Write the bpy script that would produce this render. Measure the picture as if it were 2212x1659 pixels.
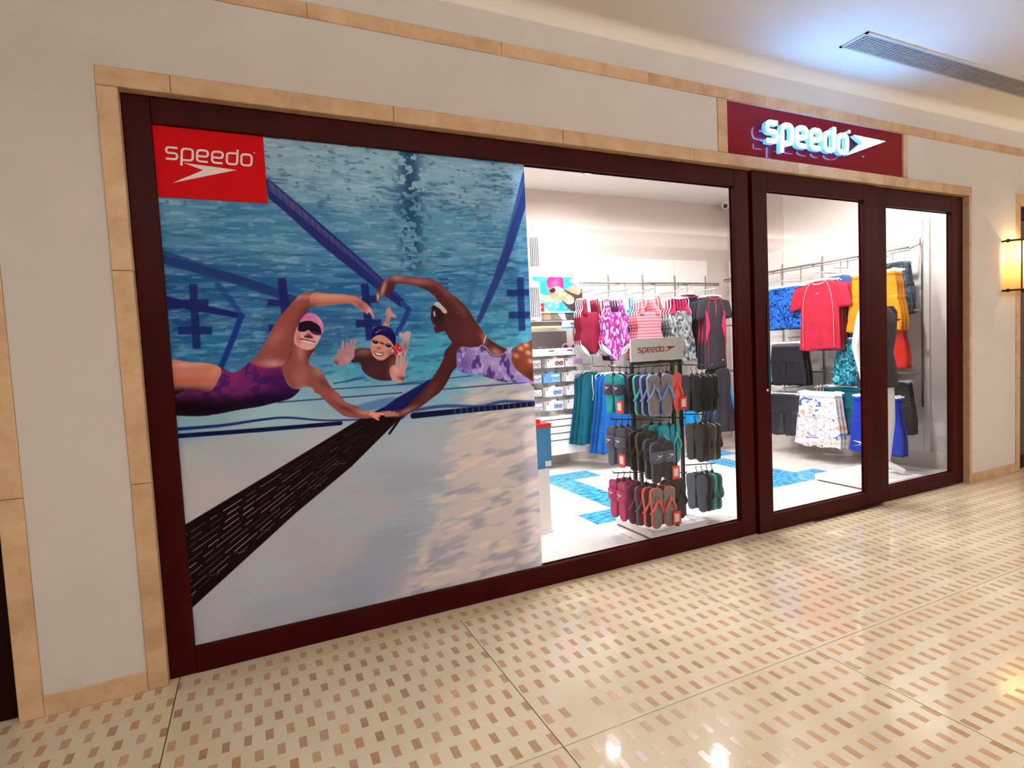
# A swimwear shop front in a hotel arcade, built object by object.  Metres; X along the shop front, Y into the shop, Z up.
import bpy, bmesh, math, random
import numpy as np
from mathutils import Vector, Matrix
random.seed(7)
for o in list(bpy.data.objects): bpy.data.objects.remove(o)
SC = bpy.context.scene; COL = SC.collection
PI = math.pi

EXPOSURE = 0.0
HALL_C = (1, .985, 1.0)
SHOP_C = (1, .97, .95)
SHOP_SPREAD = 165
SHOP_W, HALL_W, FILL_W, SIGN_E, SIGN_S, SCONCE_W = 30., 5., 620., 56., 1.2, 8.
SIGN_COL = (110, 182, 255)
POSTER_GAIN = np.array((1.40, 1.46, 1.60))
# ------------------------------------------------------------------ camera
YAW, PITCH, ROLL, FPX = 0.43208, -0.05731, -0.04861, 1209.77
CAMPOS = Vector((0.0, -2.8591, 1.3838))
fw = Vector((math.sin(YAW)*math.cos(PITCH), math.cos(YAW)*math.cos(PITCH), math.sin(PITCH)))
rt = Vector((math.cos(YAW), -math.sin(YAW), 0)); up = rt.cross(fw)
rt, up = rt*math.cos(ROLL)+up*math.sin(ROLL), -rt*math.sin(ROLL)+up*math.cos(ROLL)
cam = bpy.data.cameras.new('camera'); cam.sensor_fit = 'HORIZONTAL'; cam.sensor_width = 36; cam.lens = FPX/2212*36
cam.clip_start = .02
camo = bpy.data.objects.new('camera', cam); COL.objects.link(camo)
camo.matrix_world = Matrix(((rt.x, up.x, -fw.x, CAMPOS.x), (rt.y, up.y, -fw.y, CAMPOS.y), (rt.z, up.z, -fw.z, CAMPOS.z), (0, 0, 0, 1)))
SC.camera = camo
# ------------------------------------------------------------------ view + world
vs = SC.view_settings
vs.view_transform = 'Standard'; vs.look = 'None'; vs.exposure = EXPOSURE; vs.gamma = 1; vs.use_curve_mapping = False
SC.cycles.max_bounces = 8; SC.cycles.diffuse_bounces = 4; SC.cycles.glossy_bounces = 3; SC.cycles.transparent_max_bounces = 10; SC.cycles.caustics_reflective = False; SC.cycles.caustics_refractive = False
wd = bpy.data.worlds.new('world'); SC.world = wd; wd.use_nodes = True
wd.node_tree.nodes['Background'].inputs[0].default_value = (1, .82, .64, 1)
wd.node_tree.nodes['Background'].inputs[1].default_value = .05
# ------------------------------------------------------------------ lamps (recessed downlights: the fittings are built further down at the same spots)
CEIL = 3.27; SCEIL = 3.30
SHOP_LIGHTS = [(3.49, 2.40, .45), (4.42, 1.70, .95), (4.75, 1.20, .6), (2.40, 2.40, .5), (1.30, 2.40, .5), (3.80, .95, 1.0), (2.55, 1.15, 1.1), (1.2, 1.0, .7), (5.34, .50, 1.15), (3.35, 1.60, .8)]  # several unseen; the one by the right-hand wall is added to brighten it
HALL_LIGHTS = [(-2.6, -2.0), (1.2, -2.0), (5.0, -2.0), (8.8, -2.0)]  # unseen downlights added for arcade light, kept clear of window reflections
def area(name, loc, size, power, col, spread=PI, rot=(0, 0, 0), shape='DISK'):
    l = bpy.data.lights.new(name, 'AREA'); l.shape = shape; l.size = size; l.energy = power; l.color = col; l.spread = spread
    o = bpy.data.objects.new(name, l); COL.objects.link(o); o.location = loc; o.rotation_euler = rot; return o
for x, y, w in SHOP_LIGHTS: area('shop_lamp', (x, y, SCEIL-.03), .09, SHOP_W*w, SHOP_C, math.radians(SHOP_SPREAD))
for k, (x, y) in enumerate(HALL_LIGHTS): area('hall_lamp', (x, y, CEIL-.02), .16, HALL_W, HALL_C, math.radians(165))

area('fill_lamp', (4.4, -4.58, 2.96), 15.4, FILL_W, HALL_C, PI, (2.55, 0, 0), 'RECTANGLE').data.size_y = .10   # added fill light for the arcade, unseen behind an added cornice

# ------------------------------------------------------------------ helpers
def lin(c):
    f = lambda v: v/12.92 if v <= .04045 else ((v+.055)/1.055)**2.4
    return tuple(f(max(0, min(255, v))/255) for v in c[:3]) + (1.,)
MATS = {}
def new_mat(name):
    m = bpy.data.materials.new(name); m.use_nodes = True; nt = m.node_tree
    return m, nt, nt.nodes['Principled BSDF']
def node(nt, kind, **kw):
    n = nt.nodes.new(kind)
    for k, v in kw.items():
        if k in n.inputs.keys(): n.inputs[k].default_value = v
        else: setattr(n, k, v)
    return n
def coords(nt, scale=(1, 1, 1), kind='Object'):
    tc = nt.nodes.new('ShaderNodeTexCoord'); mp = nt.nodes.new('ShaderNodeMapping'); mp.inputs['Scale'].default_value = scale
    nt.links.new(tc.outputs[kind], mp.inputs[0]); return mp.outputs[0]
def ramp(nt, fac, stops, interp='LINEAR'):
    r = nt.nodes.new('ShaderNodeValToRGB'); r.color_ramp.interpolation = interp
    while len(r.color_ramp.elements) < len(stops): r.color_ramp.elements.new(.5)
    for e, (p, c) in zip(r.color_ramp.elements, stops): e.position = p; e.color = lin(c)
    nt.links.new(fac, r.inputs[0]); return r.outputs[0]
def mat(name, col, rough=.5, col2=None, nscale=6., metal=0., spec=.5, bump=0., bscale=40., coat=0., stretch=(1, 1, 1), rnd=None, sheen=0.):
    if name in MATS: return MATS[name]
    m, nt, b = new_mat(name); L = nt.links
    b.inputs['Base Color'].default_value = lin(col); b.inputs['Roughness'].default_value = rough
    b.inputs['Metallic'].default_value = metal; b.inputs['Specular IOR Level'].default_value = spec; b.inputs['Coat Weight'].default_value = coat
    b.inputs['Sheen Weight'].default_value = sheen
    cur = None
    if col2 is not None:
        n = node(nt, 'ShaderNodeTexNoise', Scale=nscale, Detail=5., Roughness=.6); L.new(coords(nt, stretch), n.inputs['Vector'])
        cur = ramp(nt, n.outputs[0], [(.3, col), (.7, col2)])
    if rnd is not None:
        oi = nt.nodes.new('ShaderNodeObjectInfo'); r = ramp(nt, oi.outputs['Random'], [(0, rnd[0]), (1, rnd[1])])
        mx = node(nt, 'ShaderNodeMixRGB', blend_type='MULTIPLY'); mx.inputs[0].default_value = 1
        if cur is None: mx.inputs[1].default_value = lin(col)
        else: L.new(cur, mx.inputs[1])
        L.new(r, mx.inputs[2]); cur = mx.outputs[0]
    if cur is not None: L.new(cur, b.inputs['Base Color'])
    if bump:
        n = node(nt, 'ShaderNodeTexNoise', Scale=bscale, Detail=4.); L.new(coords(nt, stretch), n.inputs['Vector'])
        bp = node(nt, 'ShaderNodeBump', Strength=bump, Distance=.01); L.new(n.outputs[0], bp.inputs['Height']); L.new(bp.outputs[0], b.inputs['Normal'])
    MATS[name] = m; return m
def emit(name, col, strength):
    m, nt, b = new_mat(name); b.inputs['Base Color'].default_value = lin(col); b.inputs['Emission Color'].default_value = lin(col); b.inputs['Emission Strength'].default_value = strength
    MATS[name] = m; return m
def glass(name, tint=(250, 252, 255), ior=1.45, rough=0.):
    m, nt, b = new_mat(name); nt.nodes.remove(b); L = nt.links
    t = nt.nodes.new('ShaderNodeBsdfTransparent'); t.inputs[0].default_value = lin(tint)
    g = nt.nodes.new('ShaderNodeBsdfGlossy'); g.inputs['Roughness'].default_value = rough
    f = nt.nodes.new('ShaderNodeLayerWeight'); f.inputs[0].default_value = .5; mx = nt.nodes.new('ShaderNodeMixShader')
    pw = node(nt, 'ShaderNodeMath', operation='POWER'); pw.inputs[1].default_value = 5.; L.new(f.outputs['Facing'], pw.inputs[0])
    ma = node(nt, 'ShaderNodeMath', operation='MULTIPLY_ADD'); f0 = ((ior-1)/(ior+1))**2; ma.inputs[1].default_value = (1-f0)*.6; ma.inputs[2].default_value = f0; L.new(pw.outputs[0], ma.inputs[0])
    L.new(ma.outputs[0], mx.inputs[0]); L.new(t.outputs[0], mx.inputs[1]); L.new(g.outputs[0], mx.inputs[2]); L.new(mx.outputs[0], nt.nodes['Material Output'].inputs[0])
    MATS[name] = m; return m

class MB:
    "collects shapes into one mesh"
    def __init__(s): s.v = []; s.f = []; s.sm = []
    def add(s, vs_, fs, smooth=False):
        o = len(s.v); s.v += [tuple(p) for p in vs_]; s.f += [tuple(i+o for i in f) for f in fs]; s.sm += [smooth]*len(fs); return s
    def box(s, x0, x1, y0, y1, z0, z1):
        return s.add([(x0,y0,z0),(x1,y0,z0),(x1,y1,z0),(x0,y1,z0),(x0,y0,z1),(x1,y0,z1),(x1,y1,z1),(x0,y1,z1)],
                     [(0,3,2,1),(4,5,6,7),(0,1,5,4),(1,2,6,5),(2,3,7,6),(3,0,4,7)])
    def bbox(s, x0, x1, y0, y1, z0, z1, b=.004):
        "box with chamfered edges along its long rim (front face)"
        return s.add([(x0+b,y0,z0+b),(x1-b,y0,z0+b),(x1-b,y0,z1-b),(x0+b,y0,z1-b),(x0,y0+b,z0),(x1,y0+b,z0),(x1,y0+b,z1),(x0,y0+b,z1),(x0,y1,z0),(x1,y1,z0),(x1,y1,z1),(x0,y1,z1)],
              [(0,1,2,3),(0,4,5,1),(1,5,6,2),(2,6,7,3),(3,7,4,0),(4,8,9,5),(5,9,10,6),(6,10,11,7),(7,11,8,4),(8,11,10,9)])
    def prism(s, pts, y0, y1):
        "polygon (x,z) extruded along y; front is y0"
        n = len(pts); v = [(x,y0,z) for x,z in pts]+[(x,y1,z) for x,z in pts]
        return s.add(v, [tuple(range(n)), tuple(range(2*n-1,n-1,-1))]+[(i,i+n,(i+1)%n+n,(i+1)%n) for i in range(n)])
    def prismz(s, pts, z0, z1):
        n = len(pts); v = [(x,y,z0) for x,y in pts]+[(x,y,z1) for x,y in pts]
        return s.add(v, [tuple(range(n-1,-1,-1)), tuple(range(n,2*n))]+[(i,(i+1)%n,(i+1)%n+n,i+n) for i in range(n)])
    def rings(s, R, cap=(True, True), closed=True, smooth=True):
        n = len(R[0]); v = [p for r in R for p in r]; f = []
        for k in range(len(R)-1):
            for i in range(n if closed else n-1):
                j = (i+1)%n; f.append((k*n+i, k*n+j, (k+1)*n+j, (k+1)*n+i))
        if cap[0]: f.append(tuple(range(n-1,-1,-1)))
        if cap[1]: f.append(tuple((len(R)-1)*n+i for i in range(n)))
        return s.add(v, f, smooth)
    def tube(s, path, r, n=8, cap=True):
        P = [Vector(p) for p in path]; R = []; rr = r if isinstance(r, (list, tuple)) else [r]*len(P)
        u = None
        for i, p in enumerate(P):
            d = (P[min(i+1,len(P)-1)]-P[max(i-1,0)]).normalized()
            if u is None: u = d.orthogonal().normalized()
            u = (u-d*u.dot(d)); u = u.normalized() if u.length > 1e-6 else d.orthogonal().normalized()
            w = d.cross(u); R.append([p+(u*math.cos(2*PI*k/n)+w*math.sin(2*PI*k/n))*rr[i] for k in range(n)])
        return s.rings(R, (cap, cap))
    def cyl(s, c, r, z0, z1, n=20, r2=None):
        r2 = r if r2 is None else r2
        return s.rings([[(c[0]+r*math.cos(2*PI*k/n), c[1]+r*math.sin(2*PI*k/n), z0) for k in range(n)], [(c[0]+r2*math.cos(2*PI*k/n), c[1]+r2*math.sin(2*PI*k/n), z1) for k in range(n)]])
    def lathe(s, c, prof, n=20):
        return s.rings([[(c[0]+r*math.cos(2*PI*k/n), c[1]+r*math.sin(2*PI*k/n), c[2]+z) for k in range(n)] for r, z in prof])
    def loft(s, secs, n=24, rip=(0, 0, 0), cap=(True, True), fold=0.):
        "sections (cx,cy,z,a,b) joined smoothly; rip=(amplitude, waves, phase) grows downwards; fold = soft cloth creases in metres"
        S2 = []
        for q, r in zip(secs[:-1], secs[1:]):
            k = max(1, min(12, int(abs(r[2]-q[2])/.028))) if fold else 1
            for i in range(k): S2.append(tuple(q[c]+(r[c]-q[c])*i/k for c in range(5)))
        S2.append(tuple(secs[-1][:5])); R = []; z0 = secs[0][2]; z1 = secs[-1][2]; ph = random.uniform(0, 6.28)
        for cx, cy, z, a, b in S2:
            t = (z-z0)/(z1-z0) if z1 != z0 else 0; ring = []
            for k in range(n):
                th = 2*PI*k/n; c, d = math.cos(th), math.sin(th); e = .8
                c2 = math.copysign(abs(c)**e, c); d2 = math.copysign(abs(d)**e, d); w = rip[0]*t*math.sin(rip[1]*th+rip[2]+3*t)
                f = fold*(.35+.65*t)*(math.sin(4*th+11*z+ph)+.7*math.sin(7*th-19*z+2*ph)+.6*math.sin(2*th+33*z+ph)) if fold else 0
                ring.append((cx+c2*a*(1+w*.25)+f*.35*c2, cy+d2*b+d2*w*.9*b+f*d2, z+(.012*math.sin(rip[1]*.5*th+rip[2]) if t == 1 and rip[0] else 0)))
            R.append(ring)
        return s.rings(R, cap)
    def obj(s, name, m, parent=None, base=None, **props):
        me = bpy.data.meshes.new(name)
        off = Vector(parent['base']) if (parent is not None and base is None and 'base' in parent) else Vector(base or (0,0,0))
        me.from_pydata([(p[0]-off.x, p[1]-off.y, p[2]-off.z) for p in s.v], [], s.f)
        me.polygons.foreach_set('use_smooth', s.sm); me.materials.append(m if not isinstance(m, str) else MATS[m])
        me.update(); o = bpy.data.objects.new(name, me); COL.objects.link(o)
        if parent is not None: o.parent = parent
        for k, v in props.items(): o[k] = v
        return o
def tag(o, label, cat=None, group=None, kind=None):
    o['label'] = label
    if cat: o['category'] = cat
    if group: o['group'] = group
    if kind: o['kind'] = kind
    return o
BASES = {}
def thing(name, label, cat, loc=(0, 0, 0), rotz=0., group=None, kind=None):
    o = bpy.data.objects.new(name, None); COL.objects.link(o); o.location = loc; o.rotation_euler = (0, 0, rotz); o.empty_display_size = .05
    return tag(o, label, cat, group, kind)
def world_parts(root):
    "children of this root are written in world coordinates"
    BASES[root.name] = tuple(root.location); return root
def part(mb, name, m, parent):
    return mb.obj(name, m, parent, base=BASES.get(parent.name, (0, 0, 0)))
def sub(mb, name, m, parent, root):
    return mb.obj(name, m, parent, base=BASES.get(root.name, (0, 0, 0)))
def clone(root, loc, label, rotz=None, group=None):
    r = root.copy(); COL.objects.link(r); r.location = loc; r['label'] = label
    if rotz is not None: r.rotation_euler = (0, 0, rotz)
    if group: r['group'] = group
    for ch in list(root.children):
        c = ch.copy(); COL.objects.link(c); c.parent = r
        for g in list(ch.children):
            d = g.copy(); COL.objects.link(d); d.parent = c
    return r
def swap(root, changes):
    "give a cloned thing other materials: {part name stem: material}"
    for ch in root.children:
        st = ch.name.split('.')[0]
        if st in changes:
            ch.data = ch.data.copy(); ch.data.materials[0] = changes[st]
def rounded(pts, r, closed=False, n=5):
    P = [Vector(p) for p in pts]; out = []; N = len(P)
    for i, p in enumerate(P):
        if not closed and i in (0, N-1): out.append(p); continue
        a, b = P[(i-1)%N], P[(i+1)%N]; da, db = (a-p), (b-p); q = min(r, da.length*.49, db.length*.49)
        s_, e = p+da.normalized()*q, p+db.normalized()*q
        for k in range(n+1): t = k/n; out.append(s_*(1-t)**2+p*2*t*(1-t)+e*t*t)
    return out
def ribbon(mb, pts, w, y0, y1, closed=False):
    "flat band of width w along a polyline (x,z), between y0 (front) and y1"
    n = len(pts); Lf, Rt = [], []
    for i, p in enumerate(pts):
        a = pts[(i-1)%n] if closed or i else p; b = pts[(i+1)%n] if closed or i < n-1 else p
        d = (b-a).normalized(); nn = Vector((-d.y, d.x))*w/2; Lf.append(p+nn); Rt.append(p-nn)
    v = []; f = []
    for l, r in zip(Lf, Rt): v += [(l.x,y0,l.y),(r.x,y0,r.y),(r.x,y1,r.y),(l.x,y1,l.y)]
    for i in range(n if closed else n-1):
        a, b = 4*i, 4*((i+1)%n)
        for k in range(4): f.append((a+k, a+(k+1)%4, b+(k+1)%4, b+k))
    if not closed: f += [(0,3,2,1), (4*n-4,4*n-3,4*n-2,4*n-1)]
    mb.add(v, f)
def wordmark(mb, x, z, H, total, y0, y1, stroke=.17, slant=.10):
    "the six rounded letters of the shop name; x,z = lower left of the x-height box, H = x-height, total = overall width"
    adv = total/5.95; t = stroke*H; w = adv*.86-t; h = H-t; r = .24*H
    G = {'s': ([(w,h),(0,h),(0,.52*h),(w,.52*h),(w,0),(0,0)], 0), 'p': ([(0,-.42*H),(0,h),(w,h),(w,0),(.12*w,0)], 0),
         'e': ([(w,0),(0,0),(0,h),(w,h),(w,.46*h),(.1*w,.46*h)], 0), 'd': ([(w,1.36*h),(w,0),(0,0),(0,h),(.9*w,h)], 0), 'o': ([(0,0),(w,0),(w,h),(0,h)], 1)}
    for k, ch in enumerate('speedo'):
        pts, cl = G[ch]; P = rounded([(x+adv*k+t/2+px+slant*(pz), z+t/2+pz) for px, pz in pts], r, bool(cl))
        ribbon(mb, P, t, y0, y1, bool(cl))
def arrowhead(mb, tl, tip, con, bl, y0, y1):
    v = lambda a, b, t: (a[0]+(b[0]-a[0])*t, a[1]+(b[1]-a[1])*t)
    # concave outline split in two convex halves so that it stays clean
    d = (tip[1]-tl[1])
    P = [tl, (tl[0]+.01*(tip[0]-tl[0]), tl[1]), tip, v(tip, bl, .04), bl, con]
    mb.prism([tl, tip, v(tip, bl, .06), con], y0, y1); mb.prism([con, v(tip, bl, .06), bl], y0, y1)
# ------------------------------------------------------------------ materials
mat('plaster', (208, 202, 196), .85, (201, 195, 189), 2.5, bump=.08, bscale=60)
mat('ceiling_paint', (230, 222, 212), .85, (226, 218, 208), 1.5)
mat('stone', (216, 183, 146), .6, (190, 154, 116), 9, rnd=((255,255,255),(232,226,220)), bump=.15, bscale=22)
mat('tile', (216, 202, 175), .05, (208, 193, 164), 3., spec=.5, rnd=((255,255,255),(244,242,238)))
mat('inlay', (200, 166, 130), .2, (184, 148, 112), 45., rnd=((255,255,255),(222,214,204)))
mat('grout', (120, 90, 62), .8)
mat('wood', (64, 11, 9), .4, (44, 5, 5), 5., stretch=(1, 1, .15), spec=.08)
mat('wood_dark', (34, 10, 10), .35, (24, 6, 6), 5., stretch=(1, 1, .15), spec=.1)
mat('near_black', (24, 14, 14), .6)
mat('shop_wall', (214, 199, 190), .8, (210, 195, 186), 2.)
mat('shop_wall_light', (226, 217, 208), .8, (222, 213, 204), 2.)
mat('shop_panel', (240, 234, 226), .5, (236, 230, 222), 2.)
mat('shop_floor', (226, 220, 212), .22, (216, 208, 200), 1.3)
mat('white_gloss', (244, 242, 240), .25); mat('white_matte', (240, 236, 230), .6)
mat('steel', (178, 170, 160), .3, metal=.9); mat('chrome', (210, 210, 214), .12, metal=1.)
mat('dark_metal', (52, 44, 44), .4, metal=.3); mat('black_plastic', (28, 26, 28), .4)
mat('clear_plastic', (236, 240, 244), .15)
glass('pane', ior=1.3); glass('acrylic', (244, 246, 244), 1.4)
m, nt, b = new_mat('pool_mosaic'); MATS['pool_mosaic'] = m
vo = node(nt, 'ShaderNodeTexNoise', Scale=1., Detail=2., Roughness=.5); nt.links.new(coords(nt, (15, 34, 1)), vo.inputs['Vector'])
nt.links.new(ramp(nt, vo.outputs[0], [(.30, (12, 66, 118)), (.42, (44, 140, 196)), (.6, (84, 182, 222)), (.72, (130, 206, 232))]), b.inputs['Base Color']); b.inputs['Roughness'].default_value = .25

FR = -.05      # face of the stone trim
PW = -.042     # face of the painted wall
def pull(x, z, y): k = (2.8591+y)/2.8591; return x*k, 1.3838+(z-1.3838)*k
def S_(o, label, cat): o['kind'] = 'structure'; return tag(o, label, cat)
# ------------------------------------------------------------------ arcade floor
floor = thing('floor', 'polished cream marble arcade floor inlaid with small tan bricks', 'floor', kind='structure')
mb = MB(); mb.box(-4.6, 12.2, -4.7, .10, -.06, -.004); part(mb, 'bed', MATS['grout'], floor)
XJ = [-.388+1.282*k for k in range(-4, 11)]; YJ = [-.135-1.067*k for k in range(0, 5)]
g = .0022
for i in range(len(XJ)-1):
    for j in range(len(YJ)-1):
        mb = MB(); mb.box(XJ[i]+g, XJ[i+1]-g, YJ[j+1]+g, YJ[j]-g, -.02, 0); part(mb, 'tile', MATS['tile'], floor)
for k in range(-2, 6):
    mb = MB(); mb.box(-.388+2.05*k+g, -.388+2.05*(k+1)-g, YJ[0]+g, 0.06, -.02, 0); part(mb, 'border_tile', MATS['tile'], floor)
# inlaid bricks, alternate rows shifted by half a pitch
def in_view(x, y):
    d = Vector((x, y, 0))-CAMPOS; z = d.dot(fw)
    return z > .3 and abs(d.dot(rt)*FPX/z) < 1130 and abs(d.dot(up)*FPX/z) < 850
cells = []; rr = random.Random(5)
for r in range(-1, 26):
    y = -.191-.1067*r if r >= 0 else -.078
    for k in range(-40, 130):
        x = (.259 if r % 2 == 0 else .2223)+.0733*k + (-.023 if r < 0 else 0)
        w, d = .0142+rr.uniform(-.0012, .0012), (.0305 if r >= 0 else .026)+rr.uniform(-.002, .002)
        if abs(y+d*.0-YJ[0]) < .03 and r >= 0: continue
        if 1.00 < x+.18*(y+1.0) < 1.13 and -1.19 < y < -.90: continue      # the repaired patch is plain
        x1, x2 = x-w, x+w
        for q in XJ:
            if x1 < q < x2:
                if q-x1 > x2-q: x2 = q-g
                else: x1 = q+g
        cells.append((x1, x2, y-d, y+d, math.hypot(x, y+2.859)))
near = sorted([c for c in cells if in_view((c[0]+c[1])/2, (c[2]+c[3])/2)], key=lambda c: c[4])[:300]
far = set(cells)-set(near)
shared = {}
for x1, x2, y1, y2, _ in near:
    cx, cy = (x1+x2)/2, (y1+y2)/2; key = (round(x2-x1, 3), round(y2-y1, 3))
    if key not in shared:
        mb = MB(); mb.bbox(-(x2-x1)/2, (x2-x1)/2, -.0006, .006, -(y2-y1)/2, (y2-y1)/2, .0012)
        mb.v = [(p[0], p[2], -p[1]) for p in mb.v]; mb.f = [tuple(reversed(f)) for f in mb.f]
        me = bpy.data.meshes.new('inlay_brick'); me.from_pydata(mb.v, [], mb.f); me.materials.append(MATS['inlay']); shared[key] = me
    o = bpy.data.objects.new('inlay_brick', shared[key]); COL.objects.link(o); o.parent = floor; o.location = (cx, cy, 0); o.rotation_euler = (0, 0, rr.uniform(-.02, .02))
mb = MB()
for x1, x2, y1, y2, _ in far: mb.add([(x1,y1,.0006),(x2,y1,.0006),(x2,y2,.0006),(x1,y2,.0006),(x1,y1,-.004),(x2,y1,-.004),(x2,y2,-.004),(x1,y2,-.004)], [(0,1,2,3),(4,5,1,0),(5,6,2,1),(6,7,3,2),(7,4,0,3)])
o = part(mb, 'inlay_field', mat('inlay_far', (198, 163, 127), .2, (172, 137, 102), 18.), floor); o['kind'] = 'stuff'
# ------------------------------------------------------------------ arcade ceiling with a rounded corner, far walls
mb = MB(); R_ = .075; mb.box(-4.6, 12.2, -4.7, PW-R_, CEIL, CEIL+.06); prof = [(PW, CEIL-R_)]+[(PW-R_+R_*math.cos(t), CEIL-R_+R_*math.sin(t)) for t in [PI/2*k/8 for k in range(9)]]
mb.rings([[(x, y, z) for y, z in prof] for x in (-4.6, 12.2)], (False, False), closed=False)
ceiling = S_(mb.obj('ceiling', MATS['ceiling_paint']), 'smooth off-white arcade ceiling rounding into the wall', 'ceiling')
mb = MB(); mb.box(-4.6, 12.2, -4.8, -4.7, 0, CEIL); S_(mb.obj('wall_opposite', MATS['plaster']), 'plain off-white wall across the arcade', 'wall')
mb = MB(); mb.prism([(-4.6, 2.86), (12.2, 2.86), (12.2, 2.92), (-4.6, 2.92)], -4.70, -4.52); mb.box(-4.6, 12.2, -4.535, -4.52, 2.92, 2.98); S_(mb.obj('trim_9', MATS['plaster']), 'added plaster cornice hiding the fill light across the arcade', 'trim')  # unseen ledge, added to hold and hide the fill light
mb = MB(); mb.box(-4.7, -4.6, -4.7, PW, 0, CEIL); S_(mb.obj('wall_left', MATS['plaster']), 'plain off-white wall closing the arcade on the left', 'wall')
mb = MB(); mb.box(12.2, 12.3, -4.7, PW, 0, CEIL); S_(mb.obj('wall_right', MATS['plaster']), 'plain off-white wall closing the arcade far right', 'wall')
# ------------------------------------------------------------------ shop-front wall: painted plaster
X_L0, X_L1 = pull(-.51, 0, FR)[0], -.425
Z_LT, Z_LB = pull(0, 2.652, FR)[1], 2.55
X_R1 = pull(5.928, 0, FR)[0]; Z_B0 = pull(0, 3.004, FR)[1]; Z_B1 = pull(0, 3.078, FR)[1]
DL = pull(-.957, 0, FR)[0]; DL2 = pull(-.873, 0, FR)[0]; DR = pull(6.76, 0, FR)[0]; DR2 = pull(6.685, 0, FR)[0]
SX0, SX1 = pull(2.992, 0, -.035)[0], pull(4.911, 0, -.035)[0]; SZ0, SZ1 = pull(0, 2.657, -.035)[1], pull(0, 2.984, -.035)[1]
wf = thing('wall_front', 'off-white plaster wall around the shop front', 'wall', kind='structure')
def P_(name, x0, x1, z0, z1, y0=PW, y1=.10): mb = MB(); mb.box(x0, x1, y0, y1, z0, z1); return part(mb, name, MATS['plaster'], wf)
P_('pier', DL2, X_L0, 0, Z_LT); P_('pier', X_R1, DR2, 0, Z_LT)
P_('upper_wall', -4.6, SX0-.08, Z_LT, CEIL+.03); P_('upper_wall', SX1+.06, 12.2, Z_LT, CEIL+.03); P_('upper_wall', SX0-.08, SX1+.06, SZ1+.01, CEIL+.03); P_('upper_wall', SX0-.08, SX1+.06, Z_LT, SZ1+.01, -.02)
P_('pier', -4.6, -2.6, 0, Z_LT); P_('pier', 8.6, 12.2, 0, Z_LT)
# ------------------------------------------------------------------ stone trim, slab by slab
def trim(name, label, slabs):
    t = thing(name, label, 'trim', kind='structure')
    for x0, x1, z0, z1 in slabs:
        mb = MB(); mb.bbox(x0+.0008, x1-.0008, FR, .03, z0+.0008, z1-.0008, .003); part(mb, 'stone_slab', MATS['stone'], t)
def split(a, b, n): return [(a+(b-a)*k/n, a+(b-a)*(k+1)/n) for k in range(n)]
trim('trim_1', 'beige stone surround framing the swimwear shop front',
     [(X_L0, X_L1, a, b) for a, b in ((0, .9), (.9, 1.8), (1.8, Z_LB))] + [(5.785, X_R1, a, b) for a, b in ((0, .9), (.9, 1.8), (1.8, Z_LB))] +
     [(X_L0, -.235, Z_LB, Z_LT), (-.235, .72, Z_LB, Z_LT), (.72, 1.69, Z_LB, Z_LT), (1.69, 2.66, Z_LB, Z_LT), (2.66, 3.62, Z_LB, Z_LT), (3.62, 4.6, Z_LB, Z_LT), (4.6, 5.4, Z_LB, Z_LT), (5.4, X_R1, Z_LB, Z_LT)])
trim('trim_2', 'long beige stone band running below the arcade ceiling', [(a, b, Z_B0, Z_B1) for a, b in split(-4.6, 12.2, 17)])
trim('trim_3', 'beige stone strips on both sides of the dark red sign', [(SX0-.085, SX0, Z_LT, Z_B0), (SX1, SX1+.055, Z_LT, Z_B0)])
trim('trim_4', 'beige stone surround of the dark doorway left of the shop', [(DL, DL2, a, b) for a, b in ((0, .9), (.9, 1.8), (1.8, Z_LT-.1))]+[(-2.6, -1.75, Z_LT-.1, Z_LT), (-1.75, DL2, Z_LT-.1, Z_LT), (-2.6, -2.5, 0, Z_LT-.1)])
trim('trim_5', 'beige stone surround of the doorway right of the wall lamp', [(DR2, DR, a, b) for a, b in ((0, .9), (.9, 1.8), (1.8, Z_LT-.1))]+[(DR2, 7.6, Z_LT-.1, Z_LT), (7.6, 8.6, Z_LT-.1, Z_LT), (8.5, 8.6, 0, Z_LT-.1)])
def base(name, label, x0, x1, h):
    mb = MB(); mb.bbox(x0, x1, FR, .02, 0, h, .003); S_(mb.obj(name, MATS['stone']), label, 'baseboard')
base('baseboard_left', 'low beige stone skirting between dark doorway and shop', DL2, X_L0, .085); base('baseboard_right', 'low beige stone skirting below the wall lamp', X_R1, DR2, .085)
# neighbouring doorways
def door(name, label, x0, x1):
    t = thing(name, label, 'door', kind='structure')
    for a, b, c, d in ((x0, x0+.11, 0, Z_LT-.1), (x1-.11, x1, 0, Z_LT-.1), (x0+.11, x1-.11, Z_LT-.22, Z_LT-.1), (x0+.11, x1-.11, 0, .12)):
        mb = MB(); mb.bbox(a, b, 0, .06, c, d, .004); part(mb, 'stile' if b-a < .2 else 'rail', MATS['wood_dark'], t)
    mb = MB(); mb.box(x0+.11, x1-.11, .025, .04, .12, Z_LT-.22); part(mb, 'panel', mat('door_grey', (60, 54, 50), .3), t)
door('door_2', 'dark wooden neighbouring shop door at the left edge', -2.5, DL); door('door_3', 'dark wooden neighbouring shop door right of the wall lamp', DR, 8.5)
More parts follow.
